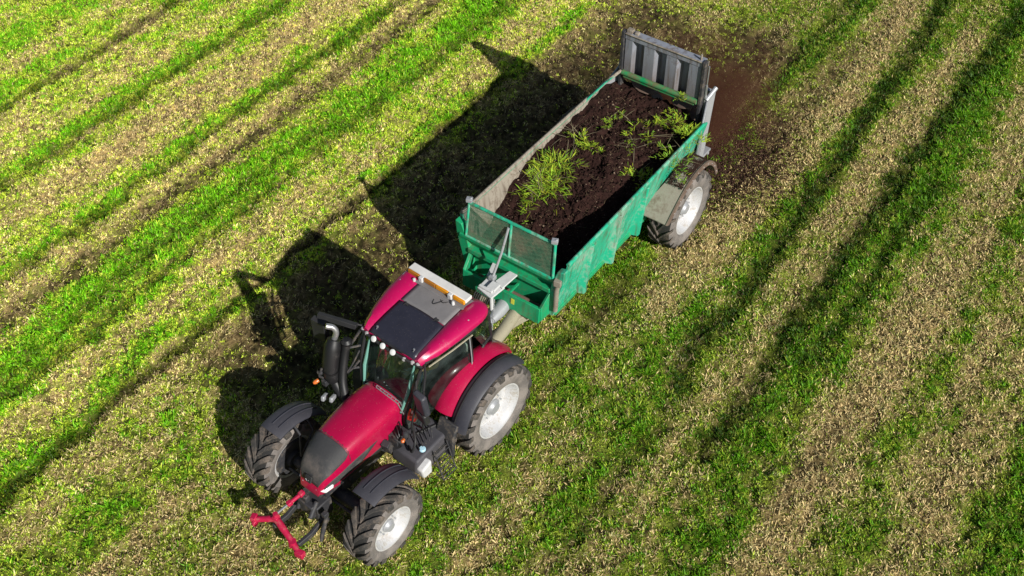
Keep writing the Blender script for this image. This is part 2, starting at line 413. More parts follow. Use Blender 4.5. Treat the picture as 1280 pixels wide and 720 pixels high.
# rear fenders : red inner wing + black outer extension
for s in (1, -1):
    m = MB(); rings = []
    for k in range(23):
        a = R(28 + (142 - 28) * k / 22); c, sn = math.cos(a), math.sin(a)
        rad = 1.045 + .02 * math.sin(a)
        w0 = .62; ring = []
        for y, d in ((w0, -.03), (w0 + .05, .02), (.80, .035), (.92, .01), (1.0, -.035), (1.0, -.06), (.8, -.0), (w0 + .05, -.03)):
            ring.append((0.03 + (rad + d) * c, s * y, .915 + (rad + d) * sn))
        rings.append(ring)
    m.loft(rings); RF = m.build('rear_fender', M['red'], TR, smooth=50)
    m = arc_sheet(.03, .915, 1.01, 16, 138, s * 1.0, s * 1.345, .022, 26, .035); 
    m.build('fender_extension', M['fender'], RF, smooth=45)
    m = arc_sheet(.03, .915, 1.032, 25, 132, s * 1.10, s * 1.118, .02, 22, .0); m.build('fender_rib', M['black'], RF)
    m = MB(); m.prism([(1.10, .60), (1.16, .62), (1.14, 1.10), (1.00, 1.34), (.94, 1.30), (1.05, 1.05)], 'y', s * .80, s * 1.20)
    m.build('mud_flap', M['iron'], RF, bevel=.02)

# cab body: lower shell, pillars, glass
def rail(pts, r, name='cab_pillar', mat='black', n=8, parent=TR):
    m = MB(); m.tube(pts, r, n); return m.build(name, M[mat], parent)
m = MB()
m.hexa([(-.62, -.58, 1.05), (1.42, -.42, 1.05), (1.42, .42, 1.05), (-.62, .58, 1.05), (-.62, -.60, 1.22), (1.42, -.44, 1.22), (1.42, .44, 1.22), (-.62, .60, 1.22)])
m.build('cab_floor', M['interior'], TR, bevel=.02)
m = MB()
m.box((-.58, 0, 1.45), (.06, 1.15, .5)); m.build('cab_bulkhead', M['interior'], TR, bevel=.02)
m = MB(); m.box((1.47, 0, 1.5), (.08, .84, .8)); m.build('cab_firewall', M['interior'], TR, bevel=.02)
A0 = {s: [(1.13, s * .63, 2.76), (1.36, s * .60, 2.2), (1.52, s * .50, 1.62), (1.5, s * .48, 1.2)] for s in (1, -1)}
for s in (1, -1):
    rail(smoothpath(A0[s]), .030)
    rail([(.16, s * .82, 2.80), (.14, s * .84, 2.2), (.10, s * .80, 1.7)], .032)
    rail([(-.42, s * .74, 2.8), (-.60, s * .66, 1.9), (-.62, s * .6, 1.5)], .035)
    rail([(.10, s * .80, 1.72), (.5, s * .84, 1.45), (.95, s * .82, 1.12), (1.46, s * .60, 1.1)], .028)
    rail([(.10, s * .80, 1.72), (-.3, s * .74, 1.98), (-.60, s * .66, 1.93)], .028)
    rail([(1.13, s * .68, 2.78), (.16, s * .86, 2.82), (-.42, s * .80, 2.82)], .03)
m = MB()
m.tube([(1.15, -.65, 2.76), (1.18, 0, 2.78), (1.15, .65, 2.76)], .035, 10); m.build('roof_rail', M['black'], TR)
def sheet(name, q, mat='glass', parent=TR, nx=8, ny=8, bulge=0, axis=0):
    m = MB(); a, b, c, d = [Vector(p) for p in q]; rings = []
    for i in range(nx + 1):
        u = i / nx; rg = []
        for j in range(ny + 1):
            v = j / ny; p = a.lerp(b, u).lerp(d.lerp(c, u), v); p[axis] += bulge * (1 - (2 * v - 1) ** 2) if axis == 0 else bulge * (1 - (2 * u - 1) ** 2)
            rg.append(tuple(p))
        rings.append(rg)
    m.loft(rings, closed=False); return m.build(name, M[mat], parent, smooth=60)
# windscreen (top to bottom), curved forward
sheet('windscreen', [(1.15, -.62, 2.75), (1.55, -.49, 1.66), (1.55, .49, 1.66), (1.15, .62, 2.75)], bulge=.07)
for s in (1, -1):
    sheet('door_glass', [(1.12, s * .66, 2.74), (.17, s * .845, 2.78), (.11, s * .82, 1.74), (1.40, s * .60, 1.24)])
    sheet('quarter_glass', [(.14, s * .845, 2.78), (-.42, s * .76, 2.78), (-.60, s * .67, 1.96), (-.28, s * .74, 1.98)])
    sheet('quarter_glass', [(1.14, s * .64, 2.72), (1.4, s * .60, 2.1), (1.47, s * .52, 1.5), (1.38, s * .62, 1.5)])
sheet('rear_window', [(-.43, -.72, 2.76), (-.61, -.62, 1.75), (-.61, .62, 1.75), (-.43, .72, 2.76)], bulge=-.05)

# trims around the doors, and teal strips painted as glass reflection
for s in (1, -1):
    m = MB(); m.tube([(1.10, s * .735, 2.70), (.62, s * .84, 2.75), (.16, s * .895, 2.77)], .016, 6); m.build('rain_gutter', M['dusty_bar'], TR)
    m = MB(); m.tube([(.20, s * .86, 2.74), (.18, s * .875, 2.2), (.14, s * .84, 1.74)], .011, 6); m.build('door_edge', M['galv'], TR)
    m = MB(); m.tube([(.15, s * .86, 1.70), (.55, s * .88, 1.42), (.98, s * .86, 1.12)], .030, 8); m.build('door_sill', M['galv'], TR)
    m = MB(); m.box((.20, s * .90, 1.88), (.16, .03, .05), (0, .3, 0)); m.build('door_handle', M['black'], TR, bevel=.008)
    m = MB(); m.tube([(1.18, s * .50, 2.66), (1.40, s * .50, 2.15), (1.55, s * .43, 1.70)], [.028, .034, .022], 8); m.build('painted_edge_reflection', M['teal_reflect'], TR)  # strip coloured to stand for the reflection along the windscreen edge
m = MB(); m.lathe([(.05, 0), (.055, .16), (.03, .2), (.0001, .21)], (.05, .60, 2.05), 14, axis='z'); m.build('cab_bottle', M['white'], TR)
m = MB(); m.box((.30, .62, 1.66), (.16, .14, .10), (0, 0, .4)); m.build('cab_cloth', M['clear'], TR, bevel=.03)

# roof
def roofw(x): return interp([-.46, -.42, -.36, -.26, -.1, .4, .8, 1.1, 1.20], [.60, .74, .82, .88, .905, .86, .785, .70, .655], x)
def roofz(x): return interp([-.46, -.40, -.30, -.1, .3, .8, 1.1, 1.20], [2.86, 2.94, 2.97, 2.975, 2.955, 2.90, 2.85, 2.80], x)
m = MB(); rings = []
for x in [-.46, -.44, -.40, -.35, -.28, -.2, -.1, 0, .15, .3, .45, .6, .75, .9, 1.0, 1.08, 1.15, 1.20]:
    w = roofw(x); z = roofz(x); e = .5 if x > -.2 else .5
    rx = max(0, min(1, (x + .46) / .12))
    wi = min(.50, w - .12); rd = w - .42 * (w - wi)
    prof = [(0, -.015), (wi * .6, -.012), (wi - .02, -.01), (wi, .0), (wi + .03, .028 * rx), (rd, .055 * rx), (w - .03, .012), (w, -.03), (w - .005, -.10), (w - .05, -.13)]
    top = [(x, -y, z + dz) for y, dz in prof[::-1]] + [(x, y, z + dz) for y, dz in prof[1:]]
    bot = [(x, .5 * w, z - .13), (x, 0, z - .13), (x, -.5 * w, z - .13)]
    rings.append(top + bot)
m.loft(rings)
ROOF = m.build('cab_roof', M['roofred_sky'], TR, smooth=40)
def roof_panel(name, mat, x0, x1, w0, w1, off, curve=0.0):
    m = MB(); rings = []
    for i in range(11):
        u = i / 10; rg = []
        for j in range(13):
            v = j / 12 * 2 - 1
            x = x0 + (x1 - x0) * u + (curve * (1 - v * v)) * (1 if u == u else 0) * (1 - u)
            w = w0 + (w1 - w0) * u
            rg.append((x, w * v, roofz(x) + off + .012 * (1 - v * v)))
        rings.append(rg)
    m.loft(rings, closed=False); o = m.build(name, mat, ROOF, smooth=50)
    sl = o.modifiers.new('t', 'SOLIDIFY'); sl.thickness = .02; sl.offset = -1; return o
roof_panel('roof_hatch', M['roofglass'], .43, 1.205, .49, .52, .012, -.03)
roof_panel('roof_cover', M['roofgrey'], -.12, .40, .485, .49, .004)
m = MB()
m.box((-.16, -.13, 2.992), (.28, 1.42, .02)); m.build('light_bar_tray', M['roofgrey'], ROOF, bevel=.01)
for y, x in ((.32, .40), (-.32, .44)):
    m = MB(); m.box((x, y, 2.965), (.05, .07, .02)); m.tube([(x - .04, y - .03, 2.97), (x + .05, y - .03, 2.965)], .006, 6); m.build('hatch_hinge', M['black'], ROOF)
for s in (1, -1):
    for x in (.75, .1):
        m = MB(); y = roofw(x) * .86
        m.lathe([(.02, 0), (.016, .012), (.0001, .014)], (x, s * y, roofz(x) + .03), 10, axis='z'); m.build('roof_bolt', M['dimlens'], ROOF)
for y in (-.42, .40):
    m = MB(); m.lathe([(.02, 0), (.02, .03), (.0001, .035)], (1.07, y, 2.86), 8, axis='z'); m.tube([(1.07, y, 2.87), (1.12, y + .03, 2.885)], .01, 6); m.build('washer_nozzle', M['steel'], ROOF)
# amber and white light bar
m = MB()
m.box((-.215, -.13, 3.075), (.17, 1.30, .075)); LB = m.build('light_bar', M['white'], TR, bevel=.012)
m = MB(); m.box((-.215, -.13, 3.015), (.13, 1.24, .04)); m.build('light_bar_base', M['black'], LB)
for y0, y1, mt in ((-.765, -.51, 'amber_brown'), (-.40, -.14, 'amber_brown'), (-.13, .14, 'amber'), (.26, .505, 'amber')):
    m = MB(); m.box((-.118, (y0 + y1) / 2, 3.062), (.045, y1 - y0, .085)); m.build('amber_lens', M[mt], LB, bevel=.01)
for y in (-.455, .20):
    m = MB(); m.box((-.10, y, 3.05), (.07, .085, .11)); m.build('light_bar_clamp', M['dustwhite'], LB, bevel=.012)
m = MB()
m.tube(smoothpath([(-.02, .13, 2.975), (.12, .10, 2.995), (.17, .03, 2.985), (.08, -.02, 2.98)]), .008, 6)
m.tube(smoothpath([(-.02, .22, 2.98), (.06, .17, 3.0), (.02, .08, 2.985)]), .007, 6); m.build('light_cable', M['black'], LB)
m = MB()
m.lathe([(.03, 0), (.03, .05), (.02, .07), (.0001, .075)], (-.02, .33, 3.0), 12, axis='z'); m.build('clamp_cap', M['dustwhite'], LB)
m = MB(); m.lathe([(.028, 0), (.028, .05), (.0001, .065)], (-.03, -.56, 3.0), 12, axis='z')
m.build('clamp_cap', M['dustwhite'], LB)
# row of work lamps along the front edge
lamps = [(-.66, 1), (-.54, 1), (-.34, 0), (-.115, 0), (.11, 0), (.34, 1), (.50, 1), (.60, 1)]
m = MB(); m.tube([(1.20, -.70, 2.735), (1.255, -.35, 2.76), (1.27, 0, 2.765), (1.255, .35, 2.76), (1.20, .70, 2.735)], .026, 8)
LR = m.build('lamp_bracket', M['black'], TR)
for y, k in lamps:
    x = 1.285 - .10 * (y * y) / .45; r_ = .060 if k == 0 else .042; z = 2.79 - (.03 if k else 0)
    ax = Vector((.80, y * .25, .60)).normalized()
    b = MB(); b.tube([Vector((x, y, z)) - ax * .07, Vector((x, y, z)) - ax * .03, Vector((x, y, z))], [.02, r_ * .9, r_ * 1.02], 16); o = b.build('work_lamp', M['black'], TR)
    b = MB(); b.tube([Vector((x, y, z)) + ax * .001, Vector((x, y, z)) + ax * .014, Vector((x, y, z)) + ax * .022], [r_ * .92, r_ * .85, r_ * .4], 16); b.build('lens', M['clear'] if k == 0 else M['dimlens'], o)

# exhaust, air pipe and lamps on the right
m = MB()
m.tube(smoothpath([(1.86, -.80, 1.9), (1.84, -.88, 2.12), (1.72, -.92, 2.45), (1.60, -.95, 2.66)], 4), [.10, .12, .135, .14, .14, .145, .145, .145, .145, .145, .145, .13, .12], 20)
m.tube([(1.9, -.45, 1.6), (1.9, -.62, 1.7), (1.87, -.78, 1.9)], .09, 14)
m.lathe([(.155, 0), (.155, .04)], (1.83, -.88, 2.12), 20, axis='z')
EX = m.build('exhaust_stack', M['soot'], TR)
m = MB(); m.tube(smoothpath([(1.60, -.95, 2.66), (1.55, -.93, 2.80), (1.56, -.98, 2.90), (1.64, -1.06, 2.95)], 5), .052, 14); m.build('exhaust_tip', M['steel'], EX)
m = MB()
m.tube(smoothpath([(1.45, -.56, 2.25), (1.62, -.70, 2.0), (1.85, -.92, 1.92), (2.02, -.98, 2.05), (1.98, -.94, 2.25)], 5), .022, 8)
m.tube(smoothpath([(1.40, -.58, 2.45), (1.58, -.66, 2.12), (1.8, -.80, 1.80)], 5), .016, 8)
m.lathe([(.05, 0), (.06, .05), (.03, .09)], (1.98, -1.0, 2.08), 12, axis='z'); m.box((1.95, -.93, 1.88), (.12, .10, .12))
m.build('hose_bracket', M['iron'], TR, bevel=.005)
m = MB(); m.tube([(2.03, -1.02, 1.93), (2.10, -1.04, 1.92), (2.13, -1.05, 1.915)], [.035, .04, .02], 12); m.build('turn_signal', M['orange'], TR)
for (x, y, z) in ((2.12, -.83, 1.70), (2.08, -.66, 1.76)):
    m = MB(); m.box((x, y, z), (.16, .07, .10), (0, -.3, .3)); m.build('side_lamp', M['galv'], TR, bevel=.02)
m = MB(); m.tube(smoothpath([(1.92, -.52, 1.75), (1.80, -.66, 2.0), (1.62, -.74, 2.35), (1.50, -.76, 2.62)]), .075, 14); m.lathe([(.09, 0), (.10, .05), (.06, .10), (.0001, .11)], (1.50, -.76, 2.60), 16, axis='z'); m.build('air_intake', M['soot'], TR)
m = MB(); m.tube([(1.25, -.66, 2.4), (1.6, -.86, 2.45)], .022, 8); m.tube([(1.4, -.6, 2.0), (1.8, -.84, 2.1)], .022, 8); m.tube([(1.22, -.70, 2.72), (1.45, -.90, 2.2), (1.55, -.90, 1.75)], .025, 8); m.build('exhaust_bracket', M['iron'], TR)
# mirrors
m = MB(); m.tube([(1.14, -.70, 2.77), (1.30, -1.0, 2.80), (1.42, -1.42, 2.80)], .018, 8)
m.hexa([(1.17, -.78, 2.74), (1.28, -.76, 2.74), (1.50, -1.46, 2.74), (1.40, -1.50, 2.74), (1.16, -.78, 2.80), (1.25, -.76, 2.82), (1.46, -1.46, 2.83), (1.38, -1.50, 2.80)])
MR = m.build('mirror_arm', M['black'], TR, bevel=.012)
m = MB(); m.box((1.50, -1.40, 2.52), (.12, .27, .46), (0, 0, .15)); m.tube([(1.42, -1.44, 2.8), (1.47, -1.42, 2.7)], .02, 8)
m.build('mirror', M['black'], MR, bevel=.03)
m = MB(); m.tube([(1.14, .68, 2.76), (1.30, .84, 2.78), (1.55, 1.02, 2.72)], .02, 8); m.tube([(1.55, 1.02, 2.72), (1.62, 1.03, 2.2), (1.58, .95, 1.7), (1.50, .62, 1.5)], .018, 8)
ML = m.build('mirror_arm', M['black'], TR)
m = MB(); m.box((1.60, 1.00, 2.44), (.12, .26, .52), (0, .12, -.15)); m.build('mirror', M['fender'], ML, bevel=.035)
m = MB(); m.box((1.56, .96, 2.02), (.12, .24, .26), (0, .12, -.15)); m.build('lower_mirror', M['black'], ML, bevel=.03)
m = MB(); m.tube(smoothpath([(1.34, .66, 2.55), (1.52, .76, 2.1), (1.62, .74, 1.7), (1.56, .66, 1.3)]), .02, 8); m.build('grab_rail', M['black'], TR)

# left side: fuel tank, steps, tubes
m = MB()
m.prism([(.95, .62), (1.80, .62), (1.90, .8), (1.86, 1.08), (1.0, 1.12), (.93, .95)], 'y', .42, 1.02)
m.build('fuel_tank', M['fender'], TR, bevel=.05, seg=3)
m = MB(); m.prism([(1.62, .66), (1.84, .68), (1.88, .92), (1.62, 1.0)], 'y', .98, 1.14); m.build('tank_end_cap', M['dustwhite'], TR, bevel=.04, seg=3)
m = MB(); m.lathe([(.06, 0), (.06, .03), (.05, .04), (.0001, .042)], (1.62, .93, 1.13), 18, axis='z'); m.build('filler_cap', M['bluewhite'], TR)
m = MB()
for zz, yy in ((.40, 1.16), (.66, 1.08), (.92, 1.02)):
    for k in range(4): m.tube([(1.17, yy - .06 + .06 * k, zz), (1.50, yy - .06 + .06 * k, zz)], .010, 6)
    m.tube([(1.17, yy - .07, zz), (1.17, yy + .13, zz)], .012, 6); m.tube([(1.50, yy - .07, zz), (1.50, yy + .13, zz)], .012, 6)
for x in (1.17, 1.50): m.tube([(x, 1.26, .38), (x, 1.08, 1.05)], .014, 6)
m.build('cab_steps', M['iron'], TR)
m = MB()
for k in range(5): m.tube(smoothpath([(1.2 + .08 * k, .62, 1.16), (1.25 + .09 * k, .80, 1.25 - .02 * k), (1.35 + .08 * k, .92, 1.16)], 4), .014, 6)
m.box((1.75, .52, 1.30), (.30, .20, .22)); m.box((2.0, .48, 1.25), (.12, .14, .3), (0, .3, .2))
m.build('hydraulic_block', M['iron'], TR, bevel=.012)
m = MB(); m.lathe([(.05, 0), (.06, .06), (.04, .12), (.0001, .13)], (1.78, .72, 1.50), 14, axis='z'); m.build('air_tank', M['iron'], TR)
m = MB(); m.tube([(1.83, .72, 1.47), (1.88, .74, 1.48), (1.90, .75, 1.48)], [.03, .035, .015], 12); m.build('turn_signal', M['orange'], TR)
# cluster of pipes beside the hood rear
m = MB()
for k in range(4):
    m.tube(smoothpath([(1.62 + .07 * k, .42, 1.50 - .05 * k), (1.72 + .06 * k, .56, 1.52 - .03 * k), (1.86, .60 + .03 * k, 1.3), (1.95, .5, 1.1)], 4), .016, 6)
m.tube(smoothpath([(1.5, .62, 1.5), (1.7, .86, 1.42), (1.8, .86, 1.2), (1.7, .70, 1.1)], 5), .022, 8)
m.build('hose_bundle', M['black'], TR)

# front linkage
m = MB()
m.box((3.35, 0, .72), (.34, .50, .40)); m.box((3.52, .02, .80), (.12, .34, .30)); m.tube([(3.45, -.36, .62), (3.45, .38, .62)], .06, 14)
m.box((3.5, -.05, 1.0), (.10, .18, .16)); m.tube([(3.42, .16, .98), (3.66, .20, .78)], .045, 10); m.tube([(3.42, -.16, .98), (3.62, -.14, .72)], .04, 10)
FLK = m.build('front_linkage', M['iron'], TR, bevel=.02)
for s in (.28, -.30):
    m = MB(); m.prism([(3.42, .66), (3.42, .54), (3.75, .44), (4.05, .50), (4.06, .60), (3.76, .56)], 'y', s - .035, s + .035); m.build('lower_arm', M['iron'], FLK, bevel=.015)
m = MB(); m.tube([(3.45, .42, .9), (3.62, .44, .6), (3.72, .46, .42)], [.03, .045, .03], 10); m.box((3.50, .42, .92), (.10, .09, .10)); m.build('linkage_bracket', M['iron'], FLK, bevel=.01)
m = MB()
m.tube([(3.52, -.08, 1.10), (3.74, -.16, 1.0)], .035, 12); TL = m.build('top_link', M['red_dull'], FLK)
m = MB(); m.tube([(3.70, -.145, 1.02), (3.98, -.25, .88)], .024, 12); m.build('top_link_rod', M['steel'], TL)
m = MB(); m.box((3.52, -.08, 1.10), (.10, .09, .09)); m.build('top_link_joint', M['red_dull'], TL, bevel=.015)
m = MB(); m.box((3.74, -.16, 1.0), (.09, .09, .09), (0, .3, -.3)); m.build('top_link_joint', M['red_dull'], TL, bevel=.015)
m = MB()
m.tube(smoothpath([(4.20, -.56, .70), (4.10, -.40, .74), (4.02, -.24, .78), (4.06, -.02, .74), (4.12, .24, .66), (4.18, .44, .60)], 4),
       [.055] * 5 + [.06] * 4 + [.062] * 4 + [.055] * 8, 12)
m.box((4.20, -.58, .70), (.13, .10, .15), (.1, 0, .4)); m.box((4.17, .45, .60), (.11, .16, .13), (0, 0, .2)); m.box((4.01, -.24, .80), (.11, .11, .13), (0, 0, .3))
m.lathe([(.045, -.03), (.06, -.03), (.06, .03), (.045, .03)], (4.24, -.53, .66), 14)
HB = m.build('hitch_beam', M['red_dull'], TR, bevel=.012)
m = MB(); m.tube([(4.01, -.24, .84), (4.0, -.24, .93)], .045, 10); m.build('hitch_collar', M['red_dull'], HB)
m = MB(); m.tube([(4.12, .24, .72), (4.13, .24, .60)], .07, 10); m.build('hitch_collar', M['red_dull'], HB)
# rear hitch
m = MB()
m.box((-.62, 0, .75), (.45, .34, .30)); m.box((-.92, 0, .58), (.34, .14, .10))
for s in (1, -1):
    m.tube([(-.45, s * .34, .70), (-.95, s * .42, .62)], .035, 8); m.tube([(-.5, s * .3, 1.15), (-.80, s * .40, .68)], .03, 8); m.tube([(-.42, s * .26, 1.2), (-.66, s * .30, 1.22)], .05, 10)
m.build('rear_linkage', M['iron'], TR, bevel=.01)
m = MB(); m.box((-.74, .50, 1.02), (.16, .14, .20)); m.build('valve_block', M['dusty_bar'], TR, bevel=.02)
m = MB(); m.box((-.75, -.50, 1.02), (.16, .14, .2)); m.build('valve_block', M['dusty_bar'], TR, bevel=.02)
m = MB(); m.box((-.78, .80, 1.36), (.05, .16, .10)); m.build('tail_light', M['orange'], TR, bevel=.01)
m = MB(); m.box((-.78, -.80, 1.36), (.05, .16, .10)); m.build('tail_light', M['orange'], TR, bevel=.01)

# cab interior
m = MB()
m.box((.15, 0, 1.52), (.50, .50, .14)); m.box((-.10, 0, 1.90), (.14, .48, .70), (0, -.12, 0)); m.box((.15, 0, 1.33), (.36, .36, .26)); m.box((.12, .34, 1.72), (.40, .10, .08)); m.box((.16, -.36, 1.72), (.46, .14, .10))
m.build('operator_seat', M['seat'], TR, bevel=.05, seg=3)
m = MB()
m.prism([(1.42, 1.2), (1.20, 1.2), (1.05, 1.72), (1.20, 1.80), (1.45, 1.70)], 'y', -.2, .2); DS = m.build('dashboard', M['interior'], TR, bevel=.04)
m = MB(); rings = []
cw = Vector((1.02, 0.04, 1.84)); u1 = Vector((0, 1, 0)); u2 = Vector((-.80, 0, .60)).cross(u1).cross(u1) * 0 + Vector((.86, 0, .50)).normalized(); nn = u1.cross(u2)
pts = [cw + (u1 * math.cos(a) + u2 * math.sin(a)) * .20 for a in np.linspace(0, 2 * math.pi, 33)]
m.tube(pts, .017, 8, cap=False)
for a in (math.pi / 2, math.pi * 7 / 6, math.pi * 11 / 6): m.tube([cw, cw + (u1 * math.cos(a) + u2 * math.sin(a)) * .19], .012, 6)
m.tube([cw, (1.15, .02, 1.62)], .03, 8); m.build('steering_wheel', M['black'], TR)
m = MB()
m.tube(smoothpath([(1.40, -.12, 1.78), (1.36, .05, 1.86), (1.34, .22, 1.80), (1.38, .34, 1.62), (1.42, .38, 1.42)], 5), .045, 10); m.build('pale_arc', M['pale_grey_green'], TR)  # pale curved band ahead of the steering wheel
m = MB(); m.box((1.28, .42, 1.34), (.18, .18, .16), (0, 0, .3)); m.build('toolbox', M['redtoy'], TR, bevel=.03)
m = MB(); m.box((.62, -.62, 2.1), (.05, .22, .16), (0, 0, .4)); m.tube([(.6, -.64, 2.05), (.5, -.62, 1.8)], .015, 6); m.build('monitor', M['black'], TR, bevel=.01)

# driver behind the glass
def posmat(name):
    m = bpy.data.materials.new(name); m.use_nodes = True; nt = m.node_tree; N = nt.nodes; L = nt.links; b = N['Principled BSDF']
    tc = N.new('ShaderNodeTexCoord'); sx = N.new('ShaderNodeSeparateXYZ'); L.new(tc.outputs['Object'], sx.inputs[0])
    def thr(sock, v, inv=False):
        t = N.new('ShaderNodeMath'); t.operation = 'LESS_THAN' if inv else 'GREATER_THAN'; t.inputs[1].default_value = v; L.new(sx.outputs[sock], t.inputs[0]); return t.outputs[0]
    def mul(a, c):
        t = N.new('ShaderNodeMath'); t.operation = 'MULTIPLY'; L.new(a, t.inputs[0]); L.new(c, t.inputs[1]); return t.outputs[0]
    def mix(f, a, c):
        t = N.new('ShaderNodeMixRGB'); L.new(f, t.inputs[0])
        for i, q in ((1, a), (2, c)):
            if isinstance(q, tuple): t.inputs[i].default_value = (*q, 1)
            else: L.new(q, t.inputs[i])
        return t.outputs[0]
    shirt = (.30, .13, .05); skin = (.48, .27, .17); tr = (.05, .06, .10); shoe = (.03, .03, .03)
    c = mix(thr('Z', .135), tr, shirt)
    c = mix(thr('Z', .62), c, skin)
    c = mix(mul(thr('X', .42), thr('Z', .15)), c, skin)
    c = mix(thr('Z', -.30, True), c, shoe)
    L.new(c, b.inputs['Base Color']); b.inputs['Roughness'].default_value = .8
    return m
def skin_obj(name, vr, edges, mat, parent=None, loc=(0, 0, 0), sub=2):
    me = bpy.data.meshes.new(name); me.from_pydata([v[:3] for v in vr], edges, [])
    o = bpy.data.objects.new(name, me); o.location = loc
    if parent: o.parent = parent
    col.objects.link(o); me.materials.append(mat)
    o.modifiers.new('skin', 'SKIN').use_smooth_shade = True
    for sv, v in zip(me.skin_vertices[0].data, vr): sv.radius = (v[3], v[4] if len(v) > 4 else v[3])
    me.skin_vertices[0].data[0].use_root = True
    s = o.modifiers.new('sub', 'SUBSURF'); s.levels = sub; s.render_levels = sub
    for p in me.polygons: p.use_smooth = True
    return o
V = [(0, 0, 0, .13, .15), (-.02, 0, .2, .12, .16), (-.03, 0, .42, .11, .17), (-.02, 0, .53, .06, .07), (0, 0, .60, .052), (.02, 0, .68, .075, .078), (.03, 0, .77, .085, .085), (.03, 0, .83, .06, .06)]
E_ = [(0, 1), (1, 2), (2, 3), (3, 4), (4, 5), (5, 6), (6, 7)]
def limb(start, pts):
    a = start
    for p in pts: V.append(p); E_.append((a, len(V) - 1)); a = len(V) - 1
    return a
for s in (1, -1):
    limb(2, [(-.02, s * .19, .45, .062), (.10, s * .27, .26, .05), (.18, s * .29, .17, .045), (.34, s * .24, .22, .038), (.47, s * .185, .27, .028), (.53, s * .175, .295, .034, .022)])
    w = len(V) - 1
    for k, (dx, dy) in enumerate(((.035, .03), (.045, .012), (.045, -.006), (.035, -.024))):
        a = len(V); V.append((.55 + dx * .5, s * (.175 + dy), .31, .010)); E_.append((w, a)); V.append((.555 + dx, s * (.17 + dy), .285, .009)); E_.append((a, a + 1))
    a = len(V); V.append((.52, s * .14, .30, .012)); E_.append((w, a))
    limb(0, [(.08, s * .10, -.01, .095), (.30, s * .14, .03, .082), (.48, s * .16, .04, .065), (.56, s * .16, -.10, .055), (.60, s * .15, -.28, .042), (.62, s * .15, -.37, .045), (.72, s * .15, -.385, .04, .035)])
DR = skin_obj('person', V, E_, posmat('driver_cloth_and_skin'), None, (.32, .02, 1.66))
tag(DR, 'driver in a brown shirt seated behind the cab windscreen, hands on the steering wheel', 'person')
m = MB()
rings = []
for k in range(7):
    t = k / 6; rr = .098 * math.cos(t * 1.45); rings.append([(.335 + (rr if True else 0) * math.cos(a) - .01, .02 + rr * .9 * math.sin(a), 2.44 + .10 * math.sin(t * 1.5)) for a in np.linspace(0, 2 * math.pi, 17)[:-1]])
m.loft(rings)
hair = m.build('hair', plain('brown_hair', (.05, .03, .02), .9), None); hair.parent = DR; hair.location = (-.32, -.02, -1.66)
m = MB(); bx, by, bz = .03, 0, .73
m.tube([(.095, 0, .735), (.125, 0, .715)], [.012, .018], 8); 
o = m.build('nose', plain('face_skin', (.48, .27, .17), .7), DR)

# ------------------------------------------------------------------ spreader (local frame: origin on the ground under its axle, +x to the tractor)
SX, SY, SA = -6.504, -.390, .04489
SP = empty('manure_spreader', (SX, SY, 0), SA)
tag(SP, 'green single axle manure spreader with steel tailgate raised, loaded with dark compost', 'spreader')
def s2w(x, y, z):
    c, s = math.cos(SA), math.sin(SA); return (SX + c * x - s * y, SY + s * x + c * y, z)
for s in (1, -1):
    make_wheel(SP, 'wheel', 0, s * 1.33, .90, s, .90, .56, .53, 19, .045, .13, .06)
m = MB(); m.tube([(0, -1.1, .9), (0, 1.1, .9)], .075, 14); m.box((0, .62, .98), (.5, .14, .16)); m.box((0, -.62, .98), (.5, .14, .16)); m.build('axle', M['iron'], SP)
m = MB()
for s in (1, -1): m.box((1.55, s * .48, .92), (5.5, .12, .16))
for x in (-.9, .8, 2.0, 3.2, 4.2): m.box((x, 0, .93), (.10, .9, .12))
m.build('frame', M['green'], SP, bevel=.01)
TZ = 2.45; TY = 1.20; BZ = 1.04; BY = .90; X1 = 4.18; X0 = -1.0
m = MB(); m.box(((X0 + X1) / 2, 0, BZ - .02), (X1 - X0, 2 * BY, .05)); m.build('floor', M['liner'], SP)
